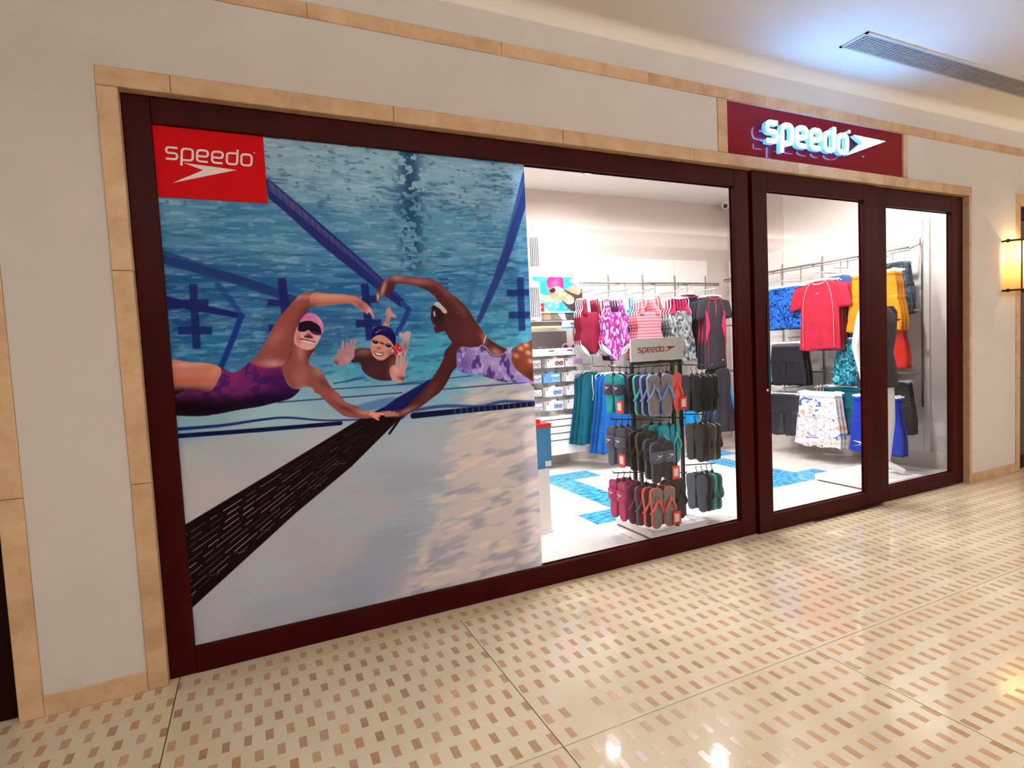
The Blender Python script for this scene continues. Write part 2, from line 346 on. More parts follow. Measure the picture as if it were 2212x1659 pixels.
# ------------------------------------------------------------------ shop-front joinery
def frame(name, label, cat, x0, x1, wl, wr, zt, zb, y0, extra=None):
    t = thing(name, label, cat, kind='structure')
    for n, a, b, c, d in (('stile', x0, x0+wl, 0, 2.55), ('stile', x1-wr, x1, 0, 2.55), ('rail', x0+wl, x1-wr, zt, 2.55), ('rail', x0+wl, x1-wr, 0, zb)):
        mb = MB(); mb.bbox(a, b, y0, y0+.042, c+(.002 if n == 'stile' else 0), d, .003); part(mb, n, MATS['wood'], t)
        if n == 'rail': mb = MB(); mb.box(a, b, y0+.034, y0+.042, (c-.006) if c > 1 else d, c if c > 1 else d+.006); part(mb, 'glazing_bead', MATS['wood'], t)
    for a, b in ((x0+wl, x0+wl+.005), (x1-wr-.005, x1-wr)):
        mb = MB(); mb.box(a, b, y0+.034, y0+.042, zb, zt); part(mb, 'glazing_bead', MATS['wood'], t)
    mb = MB(); mb.box(x0+wl-.01, x1-wr+.01, y0+.024, y0+.032, zb-.01, zt+.01); part(mb, 'glass', MATS['pane'], t)
    return t
frame('window_1', 'large dark wood window, poster on its left half', 'window', -.424, 3.182, .104, .134, 2.436, .119, 0.)
dr = frame('door_1', 'dark wood glass door of the shop below the sign', 'door', 3.200, 4.548, .140, .156, 2.424, .120, -.018)
frame('window_2', 'narrow dark wood window right of the shop door', 'window', 4.562, 5.782, .138, .168, 2.410, .118, 0.)
mb = MB(); mb.box(3.312, 3.334, -.024, -.017, 1.02, 1.62); part(mb, 'pull_plate', MATS['near_black'], dr)
mb = MB(); mb.tube([(3.30, -.016, 1.025), (3.30, -.026, 1.025)], .011, 12); part(mb, 'lock', MATS['chrome'], dr)
for x in (3.182, 4.548):  # black strips stand in for the shade in the gaps
    mb = MB(); mb.box(x, x+(.018 if x < 4 else .014), .03, .06, 0, 2.55); S_(mb.obj('trim_6' if x < 4 else 'trim_7', MATS['near_black']), 'black strip in place of the shaded gap beside the door frame, '+('left' if x < 4 else 'right')+' of the door', 'trim')
mb = MB(); mb.box(3.19, 4.60, -.016, .06, .0, .006); mb.box(3.75, 4.55, -.045, -.016, .0, .004); S_(mb.obj('trim_8', MATS['dark_metal']), 'thin dark metal threshold under the shop door', 'trim')
# ------------------------------------------------------------------ the shop room
SB, SR, SL = 3.13, 6.23, -.60
mb = MB(); mb.box(SL, SR, .06, SB, -.05, -.0015); fl2 = mb.obj('floor', MATS['grout']); S_(fl2, 'glossy white tiled shop floor with blue pool lines', 'floor')
mosaic = [(2.72, 3.35, 2.21, 2.52), (2.72, 3.00, 1.10, 2.21), (2.37, 3.00, .81, 1.10), (4.70, 5.36, 2.20, 2.50), (4.70, 5.00, 1.13, 2.20), (4.30, 5.29, .82, 1.13)]
ts = .60
for i in range(12):
    for j in range(6):
        x0, x1, y0, y1 = SL+ts*i, min(SL+ts*(i+1), SR), .06+ts*j, min(.06+ts*(j+1), SB)
        if x1-x0 < .03 or y1-y0 < .03: continue
        mb = MB(); mb.box(x0+.001, x1-.001, y0+.001, y1-.001, -.012, 0); part(mb, 'tile', MATS['shop_floor'], fl2)
for x0, x1, y0, y1 in mosaic:
    mb = MB(); mb.box(x0, x1, y0, y1, -.001, .0012); part(mb, 'mosaic_strip', MATS['pool_mosaic'], fl2)
mb = MB(); mb.box(SL, SR, .10, SB, SCEIL, SCEIL+.05); S_(mb.obj('ceiling', MATS['white_matte']), 'white ceiling inside the shop', 'ceiling')
wb = thing('wall_back', 'pinkish beige back wall of the shop with white panels', 'wall', kind='structure')
mb = MB(); mb.box(SL-.1, SR+.1, SB, SB+.1, 0, SCEIL); part(mb, 'wall_face', MATS['shop_wall'], wb)
PX = [-.13, .41, .95, 1.49, 2.03, 2.57, 3.09, 3.615, 4.155, 4.69, 5.225, 5.815]
for a, b in zip(PX[:-1], PX[1:]):
    mb = MB(); mb.bbox(a+.002, b-.002, 3.10, SB, .165, 2.51, .002); part(mb, 'panel', MATS['shop_panel'], wb)
mb = MB(); mb.box(SL, 5.815, 3.11, SB, 0, .163); part(mb, 'skirting', MATS['shop_wall_light'], wb); mb = MB(); mb.box(5.83, SR, 3.115, SB, 0, .12); part(mb, 'skirting', MATS['shop_wall'], wb)
wr = thing('wall_side', 'light right-hand wall of the shop with white panels', 'wall', kind='structure')
mb = MB(); mb.box(SR, SR+.1, .06, 2.20, 0, SCEIL); part(mb, 'wall_face', MATS['shop_wall_light'], wr); mb = MB(); mb.box(SR-.004, SR+.1, 2.20, SB, 0, SCEIL); part(mb, 'wall_face', MATS['shop_wall'], wr)
for a, b in zip((.50, .56, 1.10, 1.65, 2.20, 2.75), (.56, 1.10, 1.65, 2.20, 2.75, 3.08)):
    mb = MB(); mb.box(6.20, SR, a+.002, b-.002, .155, 2.51); part(mb, 'panel', MATS['shop_panel'], wr)
mb = MB(); mb.box(6.21, SR, .1, 3.1, 0, .153); part(mb, 'skirting', MATS['shop_wall_light'], wr)
mb = MB(); mb.box(SL-.1, SL, .06, SB, 0, SCEIL); S_(mb.obj('wall_side', MATS['shop_panel']), 'white left-hand wall of the shop behind the poster', 'wall')
mb = MB(); mb.box(SL, SR, .10, .16, 2.55, SCEIL); S_(mb.obj('wall_inner', MATS['shop_wall_light']), 'inside face of the wall above the shop window', 'wall')
for nm, a, b, lb in (('wall_inner', SL, -.424, 'left'), ('wall_inner', 5.782, SR, 'right')):
    mb = MB(); mb.box(a, b, .03, .10, 0, 2.55); S_(mb.obj(nm, MATS['shop_wall_light']), 'short inside wall '+lb+' of the shop windows', 'wall')
mb = MB(); mb.box(-.33, 1.395, .045, .06, .12, 2.44); tag(mb.obj('backing_board', MATS['white_matte']), 'white board standing behind the large swim poster', 'board')
# ------------------------------------------------------------------ painter for flat prints (works in cm on the sheet itself)
class Painter:
    def __init__(s, wcm, hcm, step, seed=1):
        s.nx=int(round(wcm/step))+1; s.ny=int(round(hcm/step))+1
        s.X,s.Y=np.meshgrid(np.linspace(0,wcm,s.nx),np.linspace(0,hcm,s.ny))
        s.st=step; s.w=wcm; s.h=hcm
        s.C=np.zeros((s.ny,s.nx,3)); s.masks={}; s.rng=np.random.RandomState(seed)
    def noise(s, sx, sy, seed, ang=0.):
        r=np.random.RandomState(seed); c,d=np.cos(ang),np.sin(ang)
        u=(s.X*c+s.Y*d)/sx+500; v=(-s.X*d+s.Y*c)/sy+500
        L=r.rand(256,256); iu=np.floor(u).astype(int); iv=np.floor(v).astype(int); fu=u-iu; fv=v-iv
        fu=fu*fu*(3-2*fu); fv=fv*fv*(3-2*fv); g=lambda a,b:L[a%256,b%256]
        return (g(iv,iu)*(1-fu)+g(iv,iu+1)*fu)*(1-fv)+(g(iv+1,iu)*(1-fu)+g(iv+1,iu+1)*fu)*fv
    def fbm(s,sx,sy,seed,n=3,ang=0.):
        t=0;a=1;q=0
        for k in range(n): t=t+a*s.noise(sx/2**k,sy/2**k,seed+k,ang); q+=a; a*=.55
        return t/q
    @staticmethod
    def smooth(p,n=5,closed=True):
        p=np.asarray(p,float); N=len(p); out=[]
        R=range(N) if closed else range(N-1)
        for i in R:
            g=(lambda k:p[k%N]) if closed else (lambda k:p[min(max(k,0),N-1)])
            a,b,c,d=g(i-1),g(i),g(i+1),g(i+2)
            for t in np.linspace(0,1,n,endpoint=False):
                out.append(.5*((2*b)+(c-a)*t+(2*a-5*b+4*c-d)*t*t+(3*b-a-3*c+d)*t**3))
        if not closed: out.append(p[-1])
        return np.array(out)
    def _box(s,x0,x1,y0,y1,pad):
        i0=max(int((x0-pad)/s.st),0); i1=min(int((x1+pad)/s.st)+2,s.nx)
        j0=max(int((y0-pad)/s.st),0); j1=min(int((y1+pad)/s.st)+2,s.ny)
        return slice(j0,max(j1,j0)),slice(i0,max(i1,i0))
    def mask(s,pts,feather=.3,smooth=True):
        p=s.smooth(pts) if smooth else np.asarray(pts,float)
        b=s._box(p[:,0].min(),p[:,0].max(),p[:,1].min(),p[:,1].max(),feather*2)
        X=s.X[b];Y=s.Y[b]
        ins=np.zeros(X.shape,bool); D=np.full(X.shape,1e9)
        for (x1,y1),(x2,y2) in zip(p,np.roll(p,-1,0)):
            if y1!=y2: ins^=((y1>Y)!=(y2>Y))&(X<(x2-x1)*(Y-y1)/(y2-y1)+x1)
            dx,dy=x2-x1,y2-y1; L=dx*dx+dy*dy+1e-9
            t=np.clip(((X-x1)*dx+(Y-y1)*dy)/L,0,1); np.minimum(D,(X-x1-t*dx)**2+(Y-y1-t*dy)**2,out=D)
        D=np.sqrt(D)*np.where(ins,1,-1); return b,np.clip(D/(2*feather)+.5,0,1)
    def lay(s,M,col,a=1.,b=Ellipsis):
        M=(M*a)[...,None]; s.C[b]+=(np.asarray(col,float)-s.C[b])*M
    def poly(s,pts,col,feather=.3,name=None,clip=None,a=1.,smooth=True):
        b,M=s.mask(pts,feather,smooth); s._fin(b,M,col,a,clip,name)
    def _fin(s,b,M,col,a,clip,name):
        if clip: M=M*s.masks[clip][b]
        if name:
            if name not in s.masks: s.masks[name]=np.zeros((s.ny,s.nx))
            s.masks[name][b]=np.maximum(M,s.masks[name][b])
        s.lay(M,col,a,b)
    def stroke(s,pts,w0,w1,col,feather=.3,clip=None,a=1.,smooth=True,name=None):
        p=s.smooth(pts,6,False) if smooth and len(pts)>2 else np.asarray(pts,float); n=len(p)-1
        b=s._box(p[:,0].min(),p[:,0].max(),p[:,1].min(),p[:,1].max(),max(w0,w1)/2+2*feather)
        X=s.X[b];Y=s.Y[b];E=np.full(X.shape,-1e9)
        for k in range(n):
            (x1,y1),(x2,y2)=p[k],p[k+1]; dx,dy=x2-x1,y2-y1; L=dx*dx+dy*dy+1e-9
            t=np.clip(((X-x1)*dx+(Y-y1)*dy)/L,0,1); w=(w0+(w1-w0)*(k+t)/n)/2
            np.maximum(E,w-np.hypot(X-x1-t*dx,Y-y1-t*dy),out=E)
        s._fin(b,np.clip(E/(2*feather)+.5,0,1),col,a,clip,name)
    def dab(s,c,rx,ry,ang,col,a=1.,clip=None):
        ca,sa=np.cos(np.radians(ang)),np.sin(np.radians(ang)); r=2.3*max(rx,ry); b=s._box(c[0]-r,c[0]+r,c[1]-r,c[1]+r,0); dx=s.X[b]-c[0]; dy=s.Y[b]-c[1]
        M=np.exp(-(((dx*ca+dy*sa)/rx)**2+((-dx*sa+dy*ca)/ry)**2))
        s._fin(b,M,col,a,clip,None)
    def spots(s,clip,sx,sy,seed,thr,col,a=.8,ang=0.):
        n=s.fbm(sx,sy,seed,2,ang); s.lay(np.clip((n-thr)/.06,0,1)*s.masks[clip],col,a)
def paint(P,ops):
    for o in ops:
        k=o[0]; kw=dict(o[-1]) if isinstance(o[-1],dict) else {}
        if k=='P': P.poly(o[1],o[2],**kw)
        elif k=='S': P.stroke(o[1],o[2],o[3],o[4],**kw)
        elif k=='D': P.dab(o[1],o[2],o[3],o[4],o[5],**kw)
        elif k=='N': P.spots(*o[1:7],**kw)
BG=[(53.81, 224.48, (140, 172, 186)), (92.26, 221.65, (140, 178, 192)), (141.15, 221.31, (126, 166, 186)), (170.83, 213.72, (120, 160, 182)), (6.72, 195.9, (84, 136, 164)), (24.38, 190.83, (56, 116, 152)), (9.1, 179.99, (42, 100, 144)), (47.04, 183.46, (66, 128, 160)), (67.23, 175.38, (42, 102, 150)), (13.47, 165.89, (26, 80, 130)), (6.94, 149.59, (26, 72, 124)), (37.66, 161.9, (30, 88, 138)), (36.21, 140.55, (40, 92, 138)), (20.62, 136.84, (38, 104, 146)), (79.5, 162.08, (34, 92, 142)), (101.65, 185.56, (84, 138, 166)), (133.96, 186.8, (86, 142, 170)), (160.97, 187.84, (66, 130, 164)), (138.08, 167.28, (48, 116, 156)), (111.45, 147.89, (42, 106, 152)), (159.58, 162.43, (50, 116, 158)), (161.01, 136.79, (70, 150, 180)), (125.4, 128.03, (64, 146, 176)), (109.87, 121.48, (72, 152, 180)), (71.42, 139.49, (52, 100, 142)), (76.89, 120.97, (76, 150, 178)), (134.83, 110.09, (110, 164, 188)), (67.35, 110.15, (128, 168, 184)), (41.52, 101.12, (150, 186, 192)), (7.09, 101.21, (122, 166, 178)), (148.04, 104.06, (150, 182, 198)), (96.62, 103.17, (140, 168, 184)), (5.84, 83.6, (176, 172, 172)), (21.16, 90.21, (168, 170, 172)), (40.05, 79.21, (172, 170, 172)), (10.1, 66.11, (178, 174, 174)), (61.56, 87.88, (176, 176, 178)), (28.4, 25.67, (170, 168, 172)), (57.87, 30.89, (168, 164, 168)), (6.23, 11.11, (170, 168, 174)), (35.15, 6.11, (160, 160, 170)), (81.57, 50.12, (164, 164, 170)), (101.22, 59.15, (152, 158, 168)), (94.49, 28.46, (148, 154, 166)), (74.64, 13.18, (148, 152, 166)), (112.53, 82.24, (164, 172, 180)), (146.62, 78.47, (196, 188, 186)), (158.52, 37.49, (190, 180, 176)), (129.52, 16.54, (182, 176, 176)), (174.51, 61.94, (212, 204, 202)), (115.46, 1.57, (180, 172, 172))]
FLR=lambda X:0.0241*X+108.80
EDGE=lambda Y:-0.002850*Y*Y+0.7146*Y+86.52
def poster_bg(P):
    # soft colour field by scattered control colours (cm, cm, rgb), then ripples
    X,Y=P.X,P.Y; acc=np.zeros(P.C.shape); wt=np.zeros(X.shape)
    for x,y,c in BG:
        w=1/(((X-x)**2+((Y-y)*1.5)**2)/400+.12)**2; acc+=w[...,None]*np.array(c,float); wt+=w
    P.C=acc/wt[...,None]
    top=np.clip((Y-FLR(X)-60)/30,0,1)
    surf=np.clip((Y-(112+.12*X))/40,0,1); pat=np.clip((P.fbm(40,16,5,2)-.3)/.35,0,1)
    P.lay(np.clip((P.fbm(13,1.7,3,4)-.5)/.16,0,1)*surf*pat,(54,104,140),.5); P.lay(np.clip((P.fbm(8,1.2,23,3)-.58)/.07,0,1)*surf*pat,(30,72,108),.5); P.lay(np.clip((P.fbm(20,2.4,13,3)-.5)/.16,0,1)*surf,(164,196,206),.26); P.lay(np.clip((P.fbm(6,.9,53,2)-.64)/.06,0,1)*surf,(190,212,220),.28)
    P.lay(np.clip((P.fbm(3.4,1.3,43,2)-.7)/.06,0,1)*np.clip((Y-185)/15,0,1),(52,94,124),.55)
    col=np.exp(-((X-112-.02*(Y-200))/7)**2)*np.clip((Y-165)/12,0,1); P.lay(np.clip((P.fbm(3.4,2.6,8,3)-.47)/.05,0,1)*col,(22,58,92),.85)
    mid=np.clip((FLR(X)+52-Y)/20,0,1)*np.clip((Y-FLR(X))/4,0,1); P.lay(np.clip((P.fbm(7,1.6,61,3)-.52)/.12,0,1)*mid,(120,186,206),.36); P.lay(np.clip((P.fbm(8,2,67,3)-.55)/.1,0,1)*mid,(20,70,120),.4)
    fl=np.clip((FLR(X)-Y)/6,0,1); P.lay(fl*np.clip((P.fbm(30,5,71,3)-.5)/.15,0,1),(150,178,188),.25)
    r=np.clip((X-EDGE(Y)-(P.fbm(14,3,74,2)-.5)*26)/9,0,1)*fl
    P.lay(r,(198,186,180),.75); P.lay(r*np.clip((P.fbm(13,3.6,81,2,.12)-.5)/.22,0,1),(146,146,158),.8); P.lay(r*np.clip((P.fbm(12,2.8,91,2,.12)-.54)/.2,0,1),(222,202,184),.55)
    P.C+=((P.rng.rand(*X.shape)-.5)*7)[...,None]
PX0,PZ0,PW_CM,PH_CM=-0.322,0.121,178.9,231.6
OPS=[('P',[(43.6,211.9),(45,212.4),(50.7,207.6),(68.3,191.8),(89.2,172.7),(106,155.6),(103.9,151.8),(88.7,164),(67.6,181.6),(50.1,198.6),(44.4,203.5)],(34,40,106),{'feather':0.25,'smooth':False}),
('S',[(45,211.6),(45.5,207)],0.53,0.41,(92,100,150),{'feather':0.12,'a':0.75,'smooth':False}),
('S',[(45.8,210.8),(46.4,206.3)],0.53,0.41,(112,114,150),{'feather':0.12,'a':0.75,'smooth':False}),
('S',[(46.7,210),(47.2,205.5)],0.52,0.4,(132,128,150),{'feather':0.12,'a':0.75,'smooth':False}),
('S',[(47.6,209.1),(48.1,204.7)],0.52,0.4,(92,100,150),{'feather':0.12,'a':0.75,'smooth':False}),
('S',[(48.5,208.3),(49,203.9)],0.52,0.4,(112,114,150),{'feather':0.12,'a':0.75,'smooth':False}),
('S',[(49.4,207.5),(49.9,203.2)],0.51,0.39,(132,128,150),{'feather':0.12,'a':0.75,'smooth':False}),
('S',[(50.3,206.7),(50.8,202.4)],0.51,0.39,(92,100,150),{'feather':0.12,'a':0.75,'smooth':False}),
('S',[(51.2,205.8),(51.7,201.6)],0.5,0.39,(112,114,150),{'feather':0.12,'a':0.75,'smooth':False}),
('S',[(52.1,205),(52.6,200.8)],0.5,0.38,(132,128,150),{'feather':0.13,'a':0.75,'smooth':False}),
('S',[(53,204.2),(53.5,200)],0.49,0.38,(92,100,150),{'feather':0.13,'a':0.75,'smooth':False}),
('S',[(53.9,203.3),(54.4,199.2)],0.49,0.38,(112,114,150),{'feather':0.13,'a':0.75,'smooth':False}),
('S',[(54.8,202.5),(55.3,198.4)],0.49,0.37,(132,128,150),{'feather':0.13,'a':0.75,'smooth':False}),
('S',[(55.8,201.7),(56.2,197.7)],0.48,0.37,(92,100,150),{'feather':0.13,'a':0.75,'smooth':False}),
('S',[(56.7,200.8),(57.1,196.9)],0.48,0.37,(112,114,150),{'feather':0.13,'a':0.75,'smooth':False}),
('S',[(57.6,200),(58,196.1)],0.47,0.36,(132,128,150),{'feather':0.13,'a':0.75,'smooth':False}),
('S',[(58.5,199.1),(59,195.3)],0.47,0.36,(92,100,150),{'feather':0.13,'a':0.75,'smooth':False}),
('S',[(59.5,198.3),(59.9,194.4)],0.46,0.36,(112,114,150),{'feather':0.13,'a':0.75,'smooth':False}),
('S',[(60.4,197.4),(60.8,193.7)],0.46,0.35,(132,128,150),{'feather':0.13,'a':0.75,'smooth':False}),
('S',[(61.3,196.6),(61.7,192.8)],0.46,0.35,(92,100,150),{'feather':0.13,'a':0.75,'smooth':False}),
('S',[(62.2,195.7),(62.7,192)],0.45,0.35,(112,114,150),{'feather':0.13,'a':0.75,'smooth':False}),
('S',[(63.2,194.8),(63.6,191.2)],0.45,0.34,(132,128,150),{'feather':0.13,'a':0.75,'smooth':False}),
('S',[(64.1,193.9),(64.5,190.4)],0.44,0.34,(92,100,150),{'feather':0.13,'a':0.75,'smooth':False}),
('S',[(65.1,193.1),(65.5,189.6)],0.44,0.34,(112,114,150),{'feather':0.13,'a':0.75,'smooth':False}),
('S',[(66,192.2),(66.4,188.7)],0.43,0.33,(132,128,150),{'feather':0.13,'a':0.75,'smooth':False}),
('S',[(67,191.3),(67.4,187.9)],0.43,0.33,(92,100,150),{'feather':0.13,'a':0.75,'smooth':False}),
('S',[(67.9,190.4),(68.3,187.1)],0.42,0.33,(112,114,150),{'feather':0.13,'a':0.75,'smooth':False}),
('S',[(68.9,189.6),(69.3,186.3)],0.42,0.32,(132,128,150),{'feather':0.13,'a':0.75,'smooth':False}),
('S',[(69.9,188.7),(70.2,185.4)],0.41,0.32,(92,100,150),{'feather':0.13,'a':0.75,'smooth':False}),
('S',[(70.8,187.8),(71.2,184.6)],0.41,0.32,(112,114,150),{'feather':0.13,'a':0.75,'smooth':False}),
('S',[(71.8,186.9),(72.2,183.7)],0.41,0.31,(132,128,150),{'feather':0.13,'a':0.75,'smooth':False}),
('S',[(72.8,186),(73.1,182.9)],0.4,0.31,(92,100,150),{'feather':0.13,'a':0.75,'smooth':False}),
('S',[(73.7,185.1),(74.1,182.1)],0.4,0.31,(112,114,150),{'feather':0.13,'a':0.75,'smooth':False}),
('S',[(74.7,184.2),(75.1,181.2)],0.39,0.3,(132,128,150),{'feather':0.13,'a':0.75,'smooth':False}),
('S',[(75.7,183.3),(76,180.4)],0.39,0.3,(92,100,150),{'feather':0.13,'a':0.75,'smooth':False}),
('S',[(76.7,182.4),(77,179.5)],0.38,0.29,(112,114,150),{'feather':0.13,'a':0.75,'smooth':False}),
('S',[(77.7,181.5),(78,178.6)],0.38,0.29,(132,128,150),{'feather':0.13,'a':0.75,'smooth':False}),
('S',[(78.7,180.6),(79,177.8)],0.37,0.29,(92,100,150),{'feather':0.13,'a':0.75,'smooth':False}),
('S',[(79.7,179.7),(80,176.9)],0.37,0.28,(112,114,150),{'feather':0.13,'a':0.75,'smooth':False}),
('S',[(80.7,178.7),(81,176.1)],0.36,0.28,(132,128,150),{'feather':0.13,'a':0.75,'smooth':False}),
('S',[(81.7,177.8),(82,175.2)],0.36,0.28,(92,100,150),{'feather':0.14,'a':0.75,'smooth':False}),
('S',[(82.7,176.9),(83,174.3)],0.35,0.27,(112,114,150),{'feather':0.14,'a':0.75,'smooth':False}),
('S',[(83.7,176),(84,173.4)],0.35,0.27,(132,128,150),{'feather':0.14,'a':0.75,'smooth':False}),
('S',[(84.7,175),(85,172.6)],0.34,0.26,(92,100,150),{'feather':0.14,'a':0.75,'smooth':False}),
('S',[(85.7,174.1),(86,171.7)],0.34,0.26,(112,114,150),{'feather':0.14,'a':0.75,'smooth':False}),
('S',[(86.7,173.2),(87,170.8)],0.33,0.26,(132,128,150),{'feather':0.14,'a':0.75,'smooth':False}),
('S',[(87.8,172.2),(88,169.9)],0.33,0.25,(92,100,150),{'feather':0.14,'a':0.75,'smooth':False}),
('S',[(88.8,171.3),(89,169)],0.32,0.25,(112,114,150),{'feather':0.14,'a':0.75,'smooth':False}),
('S',[(89.8,170.3),(90.1,168.1)],0.32,0.24,(132,128,150),{'feather':0.14,'a':0.75,'smooth':False}),
('S',[(90.8,169.4),(91.1,167.2)],0.31,0.24,(92,100,150),{'feather':0.14,'a':0.75,'smooth':False}),
('S',[(91.9,168.4),(92.1,166.3)],0.31,0.24,(112,114,150),{'feather':0.14,'a':0.75,'smooth':False}),
('S',[(92.9,167.5),(93.2,165.4)],0.3,0.23,(132,128,150),{'feather':0.14,'a':0.75,'smooth':False}),
('S',[(94,166.5),(94.2,164.5)],0.3,0.23,(92,100,150),{'feather':0.14,'a':0.75,'smooth':False}),
('S',[(95,165.5),(95.2,163.6)],0.29,0.22,(112,114,150),{'feather':0.14,'a':0.75,'smooth':False}),
('S',[(96.1,164.6),(96.3,162.7)],0.29,0.22,(132,128,150),{'feather':0.14,'a':0.75,'smooth':False}),
('S',[(97.1,163.6),(97.3,161.8)],0.28,0.22,(92,100,150),{'feather':0.14,'a':0.75,'smooth':False}),
('S',[(98.2,162.6),(98.4,160.9)],0.27,0.21,(112,114,150),{'feather':0.14,'a':0.75,'smooth':False}),
('S',[(99.2,161.7),(99.4,160)],0.27,0.21,(132,128,150),{'feather':0.14,'a':0.75,'smooth':False}),
('S',[(100.3,160.7),(100.5,159)],0.26,0.2,(92,100,150),{'feather':0.14,'a':0.75,'smooth':False}),
('S',[(101.4,159.7),(101.5,158.1)],0.26,0.2,(112,114,150),{'feather':0.14,'a':0.75,'smooth':False}),
('S',[(102.5,158.7),(102.6,157.2)],0.25,0.19,(132,128,150),{'feather':0.14,'a':0.75,'smooth':False}),
('S',[(105,153.9),(108,150.8),(104.7,144.4),(100.9,138.6)],2.87,2.38,(34,60,128),{'feather':0.24,'smooth':False}),
('S',[(-3.3,176),(12,171),(33.9,163.6),(53.3,155.8)],5.9,3.8,(30,56,112),{'feather':0.37}),
('S',[(-0.72,176.7),(17.5,171.5),(37.9,164.9)],0.74,0.61,(60,100,150),{'feather':0.28,'a':0.5}),
('S',[(20.6,162.9),(25.7,155.6),(29.2,148.8)],2.74,2.41,(28,60,126),{'feather':0.49,'a':0.7}),
('S',[(-1,156.1),(12.5,152.8),(29.2,148.8)],4.5,2.41,(24,34,104),{'feather':0.28}),
('S',[(29.2,148.8),(24.4,137.1),(19.3,126)],2.61,2.37,(28,52,126),{'feather':0.3}),
('S',[(181.5,224.8),(163.8,177.8),(146.7,144)],7.7,2.62,(38,62,124),{'feather':0.41}),
('S',[(178.8,223.3),(161.9,179)],1.37,0.8,(90,120,164),{'feather':0.41,'a':0.5}),
('S',[(149.4,177.4),(142.8,157.4),(137.7,137.5)],2.61,3.6,(44,100,150),{'feather':1.04,'a':0.5}),
('P',[(9.2,163.3),(8.6,134.7),(11.8,134.8),(12.4,163.5)],(24,34,96),{'feather':0.29,'a':0.9,'smooth':False}),
('P',[(3.3,141),(16.8,140.8),(17,144.3),(3.5,144.5)],(24,34,96),{'feather':0.28,'a':0.9,'smooth':False}),
('P',[(0.47,152.5),(16.1,152.3),(16.4,156.5),(0.76,156.5)],(24,34,96),{'feather':0.28,'a':0.9,'smooth':False}),
('P',[(45.8,164.7),(46.7,141.8),(50.4,142.1),(49.4,165.2)],(24,34,96),{'feather':0.31,'a':0.9,'smooth':False}),
('P',[(40.6,153.2),(50.7,153.1),(50.9,156.4),(40.8,156.4)],(24,34,96),{'feather':0.31,'a':0.9,'smooth':False}),
('P',[(40.4,141.4),(45,141.3),(45.2,144.5),(40.6,144.6)],(24,34,96),{'feather':0.31,'a':0.9,'smooth':False}),
('P',[(46.3,166.1),(46.5,157.4),(49.8,157.8),(49.5,166.5)],(24,34,96),{'feather':0.31,'a':0.9,'smooth':False}),
('P',[(84.2,163.7),(85.2,135.6),(89.1,135.9),(88.1,164.2)],(24,34,96),{'feather':0.34,'a':0.9,'smooth':False}),
('P',[(85.4,154.1),(92.8,154.5),(92.8,158.2),(85.4,157.7)],(24,34,96),{'feather':0.34,'a':0.9,'smooth':False}),
('P',[(80.5,142.1),(93.4,142.2),(93.5,146.2),(80.7,146)],(24,34,96),{'feather':0.34,'a':0.9,'smooth':False}),
('P',[(171.1,168.1),(170.7,138),(175.1,138),(175.5,168.3)],(24,34,96),{'feather':0.41,'a':0.8,'smooth':False}),
('P',[(164.4,157.6),(178.4,157.8),(178.5,161.5),(164.6,161.2)],(24,34,96),{'feather':0.41,'a':0.8,'smooth':False}),
('P',[(164.9,145.1),(178.2,144.8),(178.4,148.8),(165.1,148.9)],(24,34,96),{'feather':0.41,'a':0.8,'smooth':False}),
('S',[(125.6,166.7),(129.9,166.5)],1.24,1.26,(34,70,122),{'feather':0.25,'a':0.8}),
('S',[(125.5,164.5),(129.8,164.3)],1.25,1.26,(34,70,122),{'feather':0.25,'a':0.8}),
('S',[(125.3,162),(129.7,161.8)],1.25,1.26,(34,70,122),{'feather':0.25,'a':0.8}),
('S',[(125.2,159.4),(129.5,159.1)],1.25,1.26,(34,70,122),{'feather':0.25,'a':0.8}),
('S',[(125,156.2),(129.3,155.9)],1.25,1.26,(34,70,122),{'feather':0.25,'a':0.8}),
('S',[(127.6,157.4),(125.7,142.8)],3.5,3.5,(40,86,140),{'feather':0.63,'a':0.6}),
('S',[(68.1,114.9),(83.5,117.1)],0.56,0.58,(34,62,110),{'feather':0.17,'smooth':False}),
('S',[(67.9,112.2),(113,112.1)],0.56,0.62,(34,62,110),{'feather':0.17,'smooth':False}),
('S',[(124,108.1),(179,108.4)],0.63,0.71,(34,62,110),{'feather':0.19,'smooth':False}),
('S',[(42,107.7),(101.7,107.8)],0.63,0.72,(34,62,110),{'feather':0.16,'smooth':False}),
('S',[(99.6,112.5),(140.4,114.3)],0.48,0.52,(34,62,110),{'feather':0.18,'smooth':False}),
('S',[(-0.03,99.2),(18,99.1),(33.5,100.1),(45.5,100.1),(62.2,97.2),(80.1,95.9)],1.52,0.69,(24,42,104),{'feather':0.19}),
('S',[(0.1,96.1),(33.1,95.4),(70.1,95)],2.09,2.03,(14,20,62),{'feather':0.14}),
('P',[(78,102.8),(85,104.6),(96.8,106),(101.5,103.7),(89.4,100.5),(80.1,100.3)],(70,112,160),{'feather':0.69,'a':0.8}),
('S',[(106.5,98),(123.7,99),(144.9,97.1),(158.9,98.5),(178.7,96.7)],1.71,1.7,(54,80,124),{'feather':0.37}),
('S',[(107.1,95.3),(134,95.5),(178.7,95.6)],3.2,2.83,(16,20,52),{'feather':0.18}),
('S',[(130.1,96.9),(130.2,94.4)],0.41,0.41,(110,130,150),{'feather':0.13,'smooth':False,'a':0.7}),
('S',[(133.6,96.9),(133.7,94.3)],0.41,0.41,(110,130,150),{'feather':0.13,'smooth':False,'a':0.7}),
('S',[(137,96.9),(137.2,94.3)],0.42,0.42,(110,130,150),{'feather':0.13,'smooth':False,'a':0.7}),
